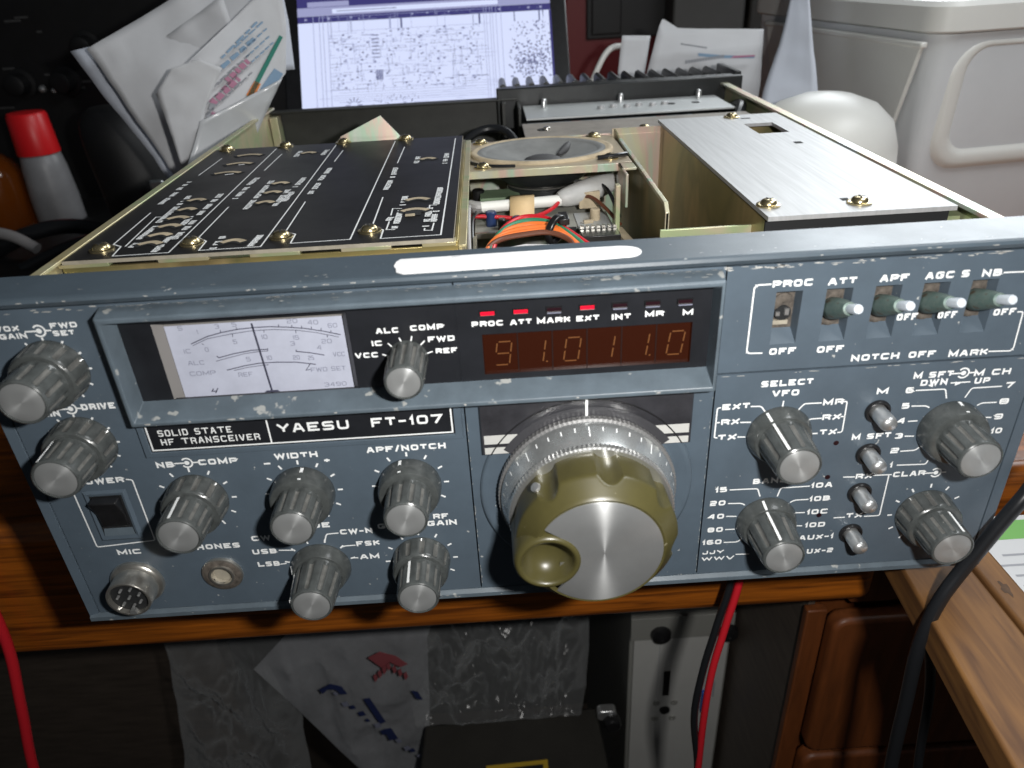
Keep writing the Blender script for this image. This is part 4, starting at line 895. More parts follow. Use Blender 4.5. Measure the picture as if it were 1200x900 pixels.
m = MB().mat('black').lathe((16.5,80,113.6), (.75,-.6,-.2), [(5,-1.6),(6.2,-1.2),(6.2,1.2),(5,1.6)], 20); m.box(18,22,80,90,115,117.6)
tb(m, "cable_tie", bevel=.4)
m = MB().mat('sticker').prism([(-4.5,58,106),(21.5,56,106),(17,70,106.4),(4,73,106.4),(-4,71,106)], (0,0,4.4))
m.mat('printblue').prism([(6,58.6,110.5),(14,58.6,110.5),(12,61.2,110.5),(8,61.2,110.5)], (0,0,.1))
tb(m, "white_connector", bevel=.8)
m = MB().mat('bluew').lathe((-13.5,66,94), (0,0,1), [(4.6,0),(4.6,12),(4,12.8),(.1,12.8)], 20); m.mat('steel').box(-17.2,-15.6,62,110,84,103)
tb(m, "capacitor")
for x, y, r0, h, mm in ((-9,140,2.6,7,'bluew'),(-4,134,2.0,5,'black'),(3,133,2.2,6,'bluew'),(40,138,2.4,6,'cork'),(46,170,3,8,'steel'),(-15,176,3.2,8,'black')):
    m = MB().mat(mm).lathe((x,y,97.6), (0,0,1), [(r0,0),(r0,h-.5),(r0-.5,h),(.1,h)], 16); tb(m, "capacitor")
for x, y in ((12,136),(17,139),(22,136),(34,133)):
    m = MB().mat('cork').tube([(x,y,98.8),(x+4.4,y+.6,98.8)], 1.0, 10, 1); m.mat('steel').tube([(x-1.4,y,97.4),(x-1.2,y,98.8),(x,y,98.8)], .3, 6, 1); tb(m, "resistor")
for pts, mm in (([(-18,60,90),(-18.6,90,104),(-18.4,120,112),(-17.8,138,106),(-16,146,100)], 'greyw'), ([(-17,58,88),(-17.6,100,100),(-17,128,106),(-12,150,101)], 'cable'), ([(50,126,99),(44,140,104),(38,150,106),(30,156,101)], 'brownw'), ([(52,140,98),(48,152,108),(40,160,112)], 'cable')):
    part_label(tb(MB().mat(mm).tube(pts, .9, 10), "wire"), {'greyw':'grey','cable':'black','brownw':'brown'}[mm] + " wire beside the speaker bay boards")
# rear of the radio
m = MB().mat('rear').box(-156,13,338,340,5,124.6); m.box(-156,13,331,338,123.4,124.6); m.box(2,4.5,318,338,40,124); m.box(12.2,14,300,338,40,123)
m.mat('gold').box(-155.4,-150,326,337,60,122)
tb(m, "rear_panel", bevel=.4)
m = MB().mat('cable').tube([(-28,262,104),(-20,268,113),(-8,272,117),(4,268,115),(11,258,106)], 2.4, 10)
tb(m, "internal_cable")
m = MB().mat('irid').prism([(-89.2,210.5,124.8),(-87.2,211,128.8),(-65,213.5,138.0),(-55.6,212.5,127.2),(-56,212,124.8)], (0,.7,0))
part_label(tb(m, "shield_tab"), "pale bent triangular metal tab behind the black cover")
m = MB().mat('bracket').box(12.4,148,219,261,119.2,120.6); m.box(12.4,148,217.6,219,112,120.6); m.mat('irid').box(13,59,215.2,217.4,112,121.4)
m.mat('gap').lathe((23.5,240,120.6), (0,0,1), [(3.2,0),(3.2,.4),(.1,.4)], 18); m.mat('steel').lathe((26,240,120.7), (0,0,1), [(2.2,0),(2.0,1.6),(.1,1.8)], 14)
brk = tb(m, "rear_bracket", bevel=.3)
screw(brk, 79.5, 226, 120.7); 
m = MB().mat('alu2').box(16.2,147,279,326,119,120.2)
m.mat('printblue').box(16.6,120,277.6,278.6,115,117.4)
for x0, x1, c in ((44,50,'red'),(62,67,'gap'),(76,81,'green'),(97,104,'red'),(110,116,'bluew')): m.mat(c).box(x0,x1,276.4,277.4,115,117.6)
pa = tb(m, "amplifier_plate", bevel=.2)
for k in range(6): MB().mat('alu').lathe((66+8.4*k,300+(k%2)*3,120.2), (0,0,1), [(2.4,0),(2.2,1.6),(.1,2)], 14).build("rivet", pa)
for k in range(2): MB().mat('gap').lathe((112+16*k,302,120.2), (0,0,1), [(2.6,0),(2.6,.3),(.1,.3)], 14).build("hole", pa)
for x, y in ((30,316),(82,320),(134,318)): MB().mat('pin').lathe((x,y,120.2), (0,0,1), [(1.9,0),(1.9,4.4),(1.2,5.4),(.1,5.4)], 14).build("standoff", pa)
m = MB().mat('heat').box(-1,167.5,332,339,40,131); m.box(3,163,339,344,40,131)
m.box(163.5,168.5,339,384,40,133)
hs = tb(m, "heat_sink", bevel=.9)
part_label(hs, "black finned heat sink across the back")
for k in range(16):
    x = 4 + 10.0*k
    fn = MB().mat('heat').prism([(x-2.6,344,40),(x+2.6,344,40),(x+2.6,344,129.4),(x+1.9,344,131.4),(x,344,132.4),(x-1.9,344,131.4),(x-2.6,344,129.4)], (0,34,0)); fn.build("fin", hs)
m = MB().mat('cable').tube([(144,262,117),(150,276,121),(152,292,119),(149,306,112)], 3.2, 10); m.mat('greyw').tube([(140,258,116),(147,270,120),(149,286,118)], 1.6, 8)
part_label(tb(m, "internal_cable"), "dark cable looping beside the heat sink")
m = MB().mat('red').tube([(104,48,116.6),(118,44,117.6),(132,40,118.2),(146,37,118.6),(156,36,118.2)], .9, 10)
part_label(tb(m, "wire"), "red wire along the front of the aluminium cover")
for x in (-140,140):
    for y in (110,310): tb(MB().mat('black').lathe((x,y,-12), (0,0,1), [(9,0),(9.6,1),(9,12),(8,16)], 24, cap0=True), "foot")
# ================================================================== the setting
m = MB().mat('floorm').quad((-3000,-1500,-700),(3000,-1500,-700),(3000,1100,-700),(-3000,1100,-700)); o = m.build("floor", smooth=0); o["kind"] = "structure"
m = MB().mat('wallm').box(-3000,3000,1100,1200,-700,2200); o = m.build("wall", smooth=0); o["kind"] = "structure"; o["category"] = "wall"; o["label"] = "dark room wall behind the desk"
from mathutils import noise as nz
def crumple(rows, nx, amp, sc, seed, axis=(0, 1, 0)):
    """rows: list of (left point, right point); returns a wrinkled grid"""
    out = []; ax = Vector(axis)
    for l, r_ in rows:
        l = Vector(l); r_ = Vector(r_); row = []
        for i in range(nx + 1):
            p = l.lerp(r_, i/nx)
            q = p*sc + Vector((seed*7.1, seed*3.3, seed))
            row.append(p + ax*amp*(nz.noise(q) + .5*nz.noise(q*2.3) + .35*abs(nz.noise(q*4.7))))
        out.append(row)
    return out
def creased(rows, nx, amp, sc, seed):
    """thin plastic film: sharp ridged creases at several scales"""
    out = []
    for jj, (l, r_) in enumerate(rows):
        l = Vector(l); r_ = Vector(r_); row = []
        for i in range(nx + 1):
            p = l.lerp(r_, i/nx); q = Vector((p.x*1.3, 0, p.z*.7))*sc + Vector((seed*7.1, seed*3.3, seed))
            q = q + .6*Vector((nz.noise(q*.7), 0, nz.noise(q*.7+Vector((9,0,0)))))
            d = (1-2.4*abs(nz.noise(q))) + .55*(1-2.4*abs(nz.noise(q*2.1))) + .3*(1-2.4*abs(nz.noise(q*4.5))) + .14*(1-2.4*abs(nz.noise(q*9)))
            e = min(1, 5*(i/nx), 5*(1-i/nx), 4*jj/len(rows), 4*(1-(jj+1)/len(rows)) + .1)   # flatter towards the hems
            row.append(p + Vector((amp*.35*nz.noise(q*1.3+Vector((4,0,1))), -amp*d*e, amp*.2*nz.noise(q*1.7)*e)))
        out.append(row)
    return out
def dense(rows, k):
    out = []
    for a, b in zip(rows[:-1], rows[1:]):
        for i in range(k): out.append(tuple(Vector(p).lerp(Vector(q), i/k) for p, q in zip(a, b)))
    out.append(rows[-1]); return out
# ---- desk, drawer, cabinet
m = MB().mat('desk').box(-900, 178, 70, 900, -95, -12)
tag(m.build("desk", org=(-300,480,-82), bevel=7, seg=4), "long varnished orange-brown wooden desk top carrying the radio", "desk")
m = MB().mat('desk').box(186, 800, 76, 900, -60, -16)
tag(m.build("side_table", org=(480,480,-60), bevel=5, seg=3), "reddish brown side table under the white plastic bin", "table")
D = thing("drawer", "pulled out raw pine drawer side right of the radio with papers in it", "drawer", (170,-60,-42))
m = MB().mat('plank').prism([(151.5,67,-12),(173.2,67,-12),(173.2,-260,-12),(122,-260,-12)], (0,0,-14)); m.build("side_rail", D, bevel=1.2)
m = MB().mat('plank').box(173.6,185,-260,67,-30,-10.6)
m.mat('knot')
for x, y, s in ((178.5,-4,2.2),(180,-26,1.6),(178,-37,1.3),(181,-44,1.1)):
    m.add([(x+s*q*math.cos(R_(30*k)), y+2.3*s*q*math.sin(R_(30*k)), -10.52) for k in range(12) for q in [.75+.25*math.sin(k*2.2)]], [tuple(range(12))])
m.build("batten", D, bevel=1.5)
m = MB().mat('darkwood').box(185.2,440,-260,67,-48,-42); m.build("bottom_panel", D)
m = MB().mat('paper'); rnd = random.Random(2)
st = thing("paper_stack", "white printed papers with a green band lying inside the open drawer", "papers", (250,-30,-42))
for k in range(4):
    m = MB().mat('paper').prism([(187+k,-160-k*4,-41.5+4*k),(380,-150,-41.5+4*k),(384,56-k*1.5,-41.5+4*k),(186.5+k,58-k*1.5,-41.5+4*k)], (0,0,3.6))
    if k == 3:
        m.mat('lime').quad((190,38,-25.8),(382,38,-25.8),(382,50,-25.8),(190,50,-25.8))
        m.mat('printgrey')
        for j in range(9):
            y = 28-6*j; x0 = 196+rnd.uniform(0,6)
            m.quad((x0,y,-25.8),(x0+rnd.uniform(30,110),y,-25.8),(x0+rnd.uniform(30,110),y+1.2,-25.8),(x0,y+1.2,-25.8))
    m.build("sheet", st, smooth=0)
Cb = thing("drawer_cabinet", "orange-brown wooden drawer cabinet under the right end of the desk", "cabinet", (240,300,-700))
m = MB().mat('darkwood').box(163,167,104,640,-699,-84); m.mat('cab').box(167,330,110,640,-699,-84); m.box(160,172,98,104,-699,-130); m.build("carcass", Cb, bevel=1)
for z0, z1 in ((-252,-131),(-420,-257),(-590,-425)):
    m = MB().mat('cab').prism([(x, 90, z) for x, z in rrect(173, 320, z0, z1, 9)], (0,12,0)); m.build("drawer_front", Cb, bevel=3, seg=3)
m = MB().mat('cab').prism([(x, 96, z) for x, z in rrect(182, 214, -124, -90, 3)], (0,10,0)); m.build("corner_block", Cb, bevel=2)
# ---- below the desk
Pw = thing("power_unit", "tall grey metal power unit with ivory face and black screws under the desk", "power supply", (120,320,-700))
m = MB().mat('psugrey').box(79,160,203,470,-699,-236); m.build("case", Pw, bevel=1.5)
m = MB().mat('psu').box(82,157,200,203.5,-690,-264); m.mat('psugrey').box(79,160,199.4,203.6,-263.6,-240)
m.mat('black').box(107.5,113,199.6,200.2,-332,-302); m.mat('printgrey').box(102.5,102.9,199.8,200.1,-334,-268); m.box(149.5,151,199.8,200.1,-338,-318)
m.build("face_plate", Pw, bevel=.3)
for x, z in ((102.3,-257.2),(155.3,-259.5)):
    MB().mat('black').lathe((x,199.6,z), (0,-1,0), [(8.2,0),(8.4,1),(7.2,4.5),(3.2,5.4),(3,4),(.1,4)], 24).build("screw_knob", Pw)
for x, z in ((103,-341),(118,-341.5),(102.5,-361),(117.5,-361.5)): MB().mat('psugrey').lathe((x,200,z), (0,-1,0), [(3.0,0),(2.9,.8),(1.6,1.0),(1.4,.3),(.1,.3)], 14).build("rivet", Pw)
MB().mat('black').lathe((110.5,200,-350.5), (0,-1,0), [(4.6,0),(4.2,1.4),(.1,1.5)], 18).build("socket", Pw)
MB().mat('blue').box(140,146.5,196,200,-352,-328).build("blue_connector", Pw, bevel=.6)
Bx = thing("equipment_box", "dark grey equipment box with yellow-edged label on its lid under the desk", "box", (-20,140,-700))
m = MB().mat('boxdark').prism([(-92,197,-346),(53,203,-345),(57,96,-345),(-96,96,-346)], (0,0,-350)); m.build("case", Bx, bevel=2)
m = MB().mat('yellow').prism([(-41,156,-344.6),(8,158,-344.6),(8,118,-344.6),(-41,118,-344.6)], (0,0,.5))
m.mat('gap').prism([(-37,152,-344.0),(4,154,-344.0),(4,121,-344.0),(-37,121,-344.0)], (0,0,.3))
m.mat('yellow')
for j, (a, b) in enumerate(((-32,0),(-29,-4),(-33,-2),(-26,-8),(-31,1))): m.quad((a,148-j*5,-343.6),(b,149-j*5,-343.6),(b,147-j*5,-343.6),(a,146-j*5,-343.6))
m.build("label_plate", Bx)
m = MB().mat('pin').prism([(x, 190, z) for x, z in rrect(52, 68, -346, -335, 4)], (0,8,0)); m.mat('black').lathe((64,186,-346), (0,-1,0), [(7,-6),(7.5,0),(6,3),(.1,3)], 20)
m.build("latch", Bx, bevel=.8)
m = MB().mat('bag'); m.grid(creased(dense([((-283,205,-236),(-196,215,-238)),((-287,200,-300),(-190,205,-300)),((-300,195,-372),(-195,200,-370)),((-322,195,-470),(-205,195,-470))], 30), 70, 9, .022, 1))
tag(m.build("plastic_bag", org=(-240,205,-470), smooth=80), "crinkled clear plastic bag hanging under the desk left of the white bag", "plastic bag")
W = thing("carrier_bag", "milky white plastic carrier bag with blue and red print under the desk", "plastic bag", (-150,205,-470))
rows = dense([((-190,206,-238),(-70,232,-236)),((-219,200,-268),(-84,222,-270)),((-190,196,-320),(-88,214,-330)),((-150,192,-400),(-94,206,-400)),((-112,190,-480),(-92,206,-480))], 24)
m = MB().mat('bagwhite'); m.grid(creased(rows, 60, 5.5, .012, 3)); m.build("bag_sheet", W, smooth=50)
def patch(mat_, pts, y): MB().mat(mat_).prism([(x, y, z) for x, z in pts], (0,-.4,0)).build("printed_mark", W, smooth=0)
patch('navy', [(-168,-283),(-158,-277),(-150,-281),(-147,-290),(-152,-290),(-155,-284),(-161,-283),(-166,-288)], 189)
rnd = random.Random(8)
for k in range(12):                                             # rows of blue print running down the bag
    x = -158 + 5.2*k + rnd.uniform(-1,1); z = -292 - 7.5*k + rnd.uniform(-3,3); a = rnd.uniform(2.5,5)
    patch(rnd.choice(('navy','navy','inkgrey')), [(x, z), (x+a, z+1.5), (x+a+1.5, z-a*.8), (x+1.5, z-a)], 190 - .15*k)
for k in range(7):
    x = -126 + 4*k; z = -268 - 4*abs(k-3); patch('pinkred', [(x, z), (x+2.6, z+3), (x+3.4, z-3), (x+.8, z-7)], 196)
patch('pinkred', [(-128,-262),(-118,-256),(-106,-262),(-98,-272),(-104,-275),(-112,-268),(-116,-278),(-122,-270)], 199)
patch('navy', [(-136,-300),(-131,-299),(-122,-330),(-127,-332)], 191); patch('navy', [(-124,-335),(-118,-334),(-114,-348),(-121,-350)], 188)
patch('navy', [(-98,-300),(-93,-302),(-90,-312),(-95,-310)], 196)
m = MB().mat('bag'); m.grid(creased(dense([((-100,238,-236),(52,240,-236)),((-104,226,-290),(50,232,-290)),((-104,212,-338),(48,216,-334)),((-100,196,-345),(40,196,-344))], 30), 90, 10, .02, 6))
tag(m.build("plastic_bag", org=(-25,225,-346), smooth=80), "crumpled clear plastic bag resting on the dark equipment box", "plastic bag")
m = MB().mat('darkwood').box(-900,-298,300,318,-699,-84); tag(m.build("wooden_partition", org=(-600,309,-699)), "dark brown wooden panel closing the left side under the desk", "panel")
m = MB().mat('boxdark').box(-296,170,470,488,-699,-84); tag(m.build("rear_partition", org=(-60,479,-699)), "black panel across the back of the space under the desk", "panel")
# ---- cables in front
m = MB().mat('red').tube([(-262,66,-20),(-263,63,-75),(-269,58,-118),(-280,55,-175),(-292,60,-260)], 2.6, 12)
tag(m.build("red_cable", org=(-262,66,-82)), "single red cable hanging over the desk edge at far left", "cable")
C1 = thing("wire_pair", "red and black twin power wire hanging below the radio", "cable", (98,60,-60))
pts = [(104,75,-6),(101,58,-52),(94.5,52,-84),(89,48,-112),(86.5,45,-145),(86.5,44,-190),(88,46,-250)]
m = MB().mat('red').tube(pts, 1.9, 12); m.build("red_wire", C1)
m = MB().mat('cable').tube([(x-3.4-.4*i, y+.5, z) for i, (x, y, z) in enumerate(pts[:-2])] + [(86.5,45,-190),(88.6,46,-250)], 1.9, 12); m.build("black_wire", C1)
C2 = thing("mains_cable", "thick black cord hanging in front of the radio's right corner over the drawer", "cable", (190,30,-40))
m = MB().mat('cable').tube([(193.4, 10.0, 45.7), (174.6, -4.0, 41.6), (169.5, -7.0, 36.9), (164.2, -8.0, 27.2), (158.9, -9.0, 16.6), (153.4, -10.0, 5.7), (147.7, -12.0, -5.0), (144.1, -14.0, -17.2), (143.1, -15.0, -32.2), (144.9, -15.0, -57.3), (146.5, -15.0, -84.7), (149.0, -15.0, -114.8)], 2.6, 16); m.build("cord_strand", C2)
m = MB().mat('cable').tube([(146.6, -12.0, -13.7), (150.8, -9.0, -30.4), (158.3, -5.0, -50.7), (165.2, -2.0, -76.5), (171.3, 0.0, -115.5), (176.4, 0.0, -149.0)], 2.0, 12); m.build("cord_strand", C2)
# ---- behind the radio, left
def sheet(name, rows, nx, amp, sc, seed, mat_, label, extra=None, axis=(0,1,0)):
    m = MB().mat(mat_); m.grid(crumple(dense(rows, 7), nx, amp, sc, seed, axis))
    if extra: extra(m)
    return tag(m.build(name, org=Vector(rows[-1][0]), smooth=60, solid=.22), label, "paper")
sheet("paper_sheet", [((-258,322,171),(-140,352,226)),((-246,318,144),(-150,338,186)),((-232,316,112),(-160,330,150)),((-222,318,80),(-190,328,104)),((-214,320,40),(-196,325,46))], 26, 9, .011, 2, 'paper',
      "large plain white sheet standing behind the folder, its corner pointing left")
sheet("paper_sheet", [((-277,336,169),(-232,338,176)),((-262,332,138),(-225,335,142)),((-242,330,100),(-215,332,104)),((-226,328,60),(-212,330,62))], 8, 4, .014, 5, 'paper2',
      "narrow bluish sheet edge standing behind the large plain sheet")
Fo = thing("paper_folder", "bundle of coloured leaflets in a clear sleeve leaning left of the tablet", "papers", (-200,290,20))
rows = dense([((-193,292,158),(-133,330,206)),((-210,288,146),(-132,322,178)),((-204,286,124),(-137,318,150)),((-205,284,100),(-168,300,118)),((-204,282,70),(-180,292,86)),((-200,282,30),(-190,288,36))], 7)
m = MB().mat('paper'); m.grid(crumple(rows, 24, 6, .013, 8)); m.build("leaflet", Fo, smooth=60, solid=.25)
m = MB()
for mt_, a, b, w in (*[('printgrey',(-178+4*k,132+2.2*k+5*j),(-150+3*k,149+1.6*k+5*j),.9) for k in (0,3) for j in range(3)],*[('printblue',(-150+3*k,168-3*k),(-128+1.5*k,181-4*k),.9) for k in range(4)],('printblue',(-166,155),(-136,172),2.4),('printblue',(-160,163),(-132,181),1.2),('pink',(-173,138),(-152,151),4.0),('pink',(-160,150),(-143,160),3.2),('printgrey',(-180,142),(-172,147),1.6),('printgreen',(-150,136),(-118,172),2.6),('printorange',(-147,139),(-140,147),4.4),('printgreen',(-151,133),(-148,137),4.4),
                     ('printblue',(-136,141),(-124,152),6),('printgrey',(-186,118),(-172,138),3),('pink',(-178,126),(-172,133),3.4),('printblue',(-172,112),(-166,120),4)):
    a = (-205+(a[0]+205)*.8, a[1]); b = (-205+(b[0]+205)*.8, b[1]); d = (Vector(b)-Vector(a)).normalized()*w*.5; nn = Vector((-d.y, d.x))
    y = lambda x, z: 277 + (x+205)*.6
    m = MB().mat(mt_); q0 = Vector(a); q1 = Vector(b); k = 0
    while k < 1:                                                # broken strokes, as of printed words
        e = min(1, k + (rnd.uniform(.1,.22) if mt_ in ('pink','printgrey','printblue') and w < 6 else 1))
        u, v = q0.lerp(q1, k), q0.lerp(q1, e); k = e + .05
        m.add([(q.x, y(*q), q.y) for q in (u-nn, v-nn, v+nn*rnd.uniform(.5,1), u+nn)], [(0,1,2,3)])
    m.build("printed_line", Fo, smooth=0, solid=.3)
m = MB().mat('folder'); m.grid(crumple(dense([((-184,276,130),(-135,300,149)),((-196,274,106),(-150,296,128)),((-204,272,78),(-170,288,96)),((-204,272,30),(-186,282,40))], 7), 12, 5, .016, 11)); m.build("clear_sleeve", Fo, smooth=60, solid=.4)
m = MB().mat('black_gear'); m.grid(crumple(dense([((-640,700,-8),(-165,700,-8)),((-640,520,-8),(-165,520,-8)),((-560,330,-9),(-163,330,-9)),((-480,200,-9),(-163,200,-9))], 9), 30, 5, .02, 17, (0,0,1)))  # sheet added to keep this part of the desk dark
tag(m.build("darkening_sheet", org=(-400,500,-12), smooth=60, solid=1), "black sheet added to darken the desk left of the radio, under the bottles", "cloth")
sheet("paper_sheet", [((-196,287,160),(-180,290,164)),((-208,284,147),(-168,292,158)),((-205,281,128),(-182,286,136)),((-203,279,104),(-190,282,110))], 10, 3, .03, 21, 'paper',
      "small torn white sheet with two corners at the front of the leaflets")
sheet("paper_sheet", [((-141,340,206),(-135,342,206)),((-141,338,180),(-134,340,180)),((-143,336,150),(-135,338,150))], 5, 2, .02, 31, 'paper2',
      "thin white sheet edge standing between the leaflets and the tablet")
sheet("paper_sheet", [((-240,324,160),(-170,330,196)),((-232,322,140),(-165,328,168)),((-226,318,110),(-182,324,128)),((-214,316,70),(-196,320,80))], 18, 8, .018, 33, 'paper',
      "creased sheet lying flat against the front of the large plain sheet")
Bt = thing("glue_bottle", "cloudy squeeze bottle with a big red cap standing on the desk", "bottle", (-459,575,-12))
m = MB().mat('bottle').lathe((-459,575,-12), (0,0,1), [(21,0),(22.5,2),(22.5,30),(20.5,60),(18.6,72),(16,75)], 32, cap0=True); m.build("bottle_body", Bt)
m = MB().mat('redcap').lathe((-459,575,62), (0,0,1), [(19.6,0),(19.8,1),(18.2,36),(16.4,38.6),(.1,39)], 32, rf=lambda r, i, a: r - (.25*max(0, math.cos(30*a)) if i in (1, 2) else 0)); m.build("cap", Bt)
m = MB().mat('amber').lathe((-512,570,-12), (0,0,1), [(29,0),(30,3),(30,56),(24,68),(14,76),(13,86),(15,87),(15,92),(.1,92)], 36, cap0=True)
tag(m.build("amber_bottle", org=(-512,570,-12)), "amber brown glass bottle at the left edge beside the glue bottle", "bottle")
m = MB().mat('redclip').prism([(-372,372,-11.6),(-336,384,-11.6),(-330,366,-11.6),(-368,356,-11.6)], (0,0,14))
m.mat('gap')
for k in range(4): m.box(-366+6*k, -363.6+6*k, 360, 374, 2.2, 3.2)
tag(m.build("red_clip", org=(-352,370,-12), bevel=2), "small red ribbed plastic clip lying left of the radio", "clip")
m = MB().mat('cable').tube([(-420,420,-6),(-390,440,4),(-360,452,8),(-335,440,0),(-318,400,-6),(-312,350,-8)], 5.5, 12)
m.tube([(-470,470,-4),(-430,468,12),(-395,476,14),(-350,480,2)], 7, 12)
tag(m.build("black_cable", org=(-380,440,-12)), "loose black cable lying on the desk left of the radio", "cable")
m = MB().mat('greyw').tube([(-520,470,4),(-480,462,18),(-440,452,16),(-416,446,4)], 5, 12)
tag(m.build("grey_cable", org=(-470,460,-12)), "short grey-green cord on the desk at the left edge", "cable")
Bg = thing("headset", "black padded headset with coiled cord and silver clip left of the papers", "headset", (-310,450,-12))
m = MB().mat('black_gear').loops([[(-318+dx+40*k*math.cos(R_(a)), 470+40*k*math.sin(R_(a)), z) for a in range(0,360,15)] for k, z, dx in ((.9,-12,10),(1.0,10,10),(.95,50,4),(.85,85,-4),(.7,108,-10),(.3,118,-14))], True, True)
m.build("ear_pad", Bg, smooth=60, subd=1)
for k in range(7): MB().mat('cable').lathe((-352+6*k,440+2*k,4+1.2*k), (.9,.2,.2), [(13,-1.4),(15,0),(13,1.4),(11,0),(13,-1.4)], 20).build("cord_coil", Bg)
m = MB().mat('chrome').box(-294,-282,428,432,52,62); m.build("silver_clip", Bg, bevel=2); m = MB().mat('chrome').box(-352,-345,424,428,2,9); m.build("silver_clip", Bg, bevel=2)
Ge = thing("black_receiver", "black equipment with dim knobs in the dark behind the bottles", "radio equipment", (-480,760,-12))
m = MB().mat('black_gear').box(-760,-250,660,900,-12,330); m.build("case", Ge, bevel=4)
for x, z in ((-500,118),(-452,118),(-540,170),(-420,150)):
    MB().mat('black_gear').lathe((x,660,z), (0,-1,0), [(15,0),(15,3),(11,4),(10,18),(8,19),(.1,19)], 24).build("knob", Ge)
m = MB().mat('gearmark')
rnd = random.Random(3)
for k in range(26): x = rnd.uniform(-600,-380); z = rnd.uniform(90,210); m.box(x, x+rnd.uniform(4,18), 659, 660.2, z, z+2)
m.build("panel_marks", Ge)
m = MB().mat('pin').lathe((-478,655,112), (0,-1,0), [(4,0),(3,3),(.1,4)], 12); m.lathe((-466,655,110), (0,-1,0), [(3,0),(2.4,3),(.1,4)], 12); m.build("terminal", Ge)
# ---- tablet with the circuit diagram
TP = Vector((-54,415,70)); TU = Vector((1,0,0)); TV = Vector((0,.53,.848)).normalized(); TN = TV.cross(TU)*-1
TN = Vector((0,-.848,.53))
def pv(v): return v if v > 117.3 else 8 + (v-8)*.925
def tp(l=0): return lambda u, v, k: tuple(TP + TU*u + TV*v + TN*(l+k))
Tb = thing("tablet", "black tablet showing a browser page with a circuit diagram", "tablet", (-54,415,70))
m = MB().mat('black').prism([tp(-9)(u, v, 0) for u, v in rrect(-118,116,-2,150,8)], TN*9); m.build("housing", Tb, bevel=1.5)
SX0, SX1, SV1 = -104.5, 103.0, 142
m = MB().mat('screen').prism([tp(.1)(u, v, 0) for u, v in ((SX0,8),(SX1,8),(SX1,117.2),(SX0,117.2))], TN*.2)
m.mat('screenbar').prism([tp(.1)(u, v, 0) for u, v in ((SX0,117.4),(SX1,117.4),(SX1,122.4),(SX0,122.4))], TN*.22)
m.mat('screentab').prism([tp(.1)(u, v, 0) for u, v in ((SX0,122.7),(SX1,122.7),(SX1,130),(SX0,130))], TN*.22)
m.mat('screenbar').prism([tp(.1)(u, v, 0) for u, v in ((SX0,130.2),(SX1,130.2),(SX1,SV1),(SX0,SV1))], TN*.22)
m.mat('screentab').prism([tp(.4)(u, v, 0) for u, v in ((-96,130.3),(-62,130.3),(-62,134.5),(-96,134.5))], TN*.1)
m.mat('screenbar').prism([tp(.1)(u, v, 0) for u, v in ((SX1-1.5,8),(SX1+.3,8),(SX1+.3,117),(SX1-1.5,117))], TN*.3)
scr = m.build("screen", Tb, smooth=0)
m = MB(); rnd = random.Random(21); PS = lambda u, v, k: tp(.45)(u, pv(v), k)
def hl(x0, x1, v, w=.35, c='screenink'): line(m.mat(c), [(x0,v),(x1,v)], w, PS)
def vl(x, v0, v1, w=.35, c='screenink'): line(m.mat(c), [(x,v0),(x,v1)], w, PS)
for x in (-92,-87,-84,-80): vl(x, 10, 124, .5, 'screenpale')
for x in (48,50,53,55,58,62): vl(x, 10, 124, .4, 'screenpale')
for v in (121,117,64,61.5,59,57,55,53,34,31,28): hl(rnd.uniform(-90,-70), rnd.uniform(45,60), v, .3, 'screenpale')
for v in (118,114,111,108,105,102,99,96,93,90,87,84,81,78,75,72,69,66):
    x = -80
    while x < 44:
        w = rnd.uniform(4,16)
        if rnd.random() < .75: hl(x, x+w, v+rnd.uniform(-1.5,1.5), .3, rnd.choice(('screenink','screenpale','screenpale')))
        x += w + rnd.uniform(1,5)
for k in range(170): x = rnd.uniform(-80,46); v = rnd.uniform(60,118); vl(x, v, v+rnd.uniform(2,10), .28, rnd.choice(('screenink','screenpale','screenpale')))
for k in range(330):
    x = rnd.uniform(-78,46); v = rnd.uniform(62,120); q = rnd.uniform(.5,1.3); m.mat(rnd.choice(('screenink','screenpale'))); m.quad(PS(x,v,0),PS(x+q*1.6,v,0),PS(x+q*1.6,v+q,0),PS(x,v+q,0))
for a, b, c, d in ((-45,112,-41,92),(-43,80,-38,72)):
    for k in range(6): v = c + 0*k
    for k in range(7): hl(a, a+6, d+(b-d)*k/6, .9); 
for x0, x1, v0, v1 in ((-78,-46,92,112),(-30,20,98,118),(-22,30,78,94),(-76,-40,68,82)): m.mat('screenpale').quad(PS(x0,v0,-.2),PS(x1,v0,-.2),PS(x1,v1,-.2),PS(x0,v1,-.2)) 
for k in range(480):
    x = rnd.gauss(84,10); v = rnd.choice((rnd.uniform(66,122), rnd.gauss(82,8)))
    if not 66 < x < 101 or not 62 < v < 123: continue
    q = rnd.uniform(.5,1.3); m.mat('screenink'); m.quad(PS(x,v,0),PS(x+q,v-q*.3,0),PS(x+q*1.1,v+q*.9,0),PS(x+q*.1,v+q,0))
line(m.mat('screenink'), [(82+7*math.cos(R_(a)), 76+7*math.sin(R_(a))) for a in range(0,360,15)], .3, PS, True)
for a in range(0,360,30): line(m, [(-62+3*math.cos(R_(a)),50+3*math.sin(R_(a))),(-62+7*math.cos(R_(a)),50+7*math.sin(R_(a)))], .7, PS)
for k in range(40): x = rnd.uniform(-52,-8); v = 56-(x+52)*.1+rnd.uniform(-7,3); vl(x, v, v+rnd.uniform(.8,2), .5)
for k in range(60): x = rnd.uniform(-30,95); v = rnd.uniform(26,62); hl(x, x+rnd.uniform(2,14), v, .28, 'screenpale')
for u in (-99,-80,60,84,94): m.mat('screentab').quad(PS(u,119.2,0),PS(u+2,119.2,0),PS(u+2,120.8,0),PS(u,120.8,0))
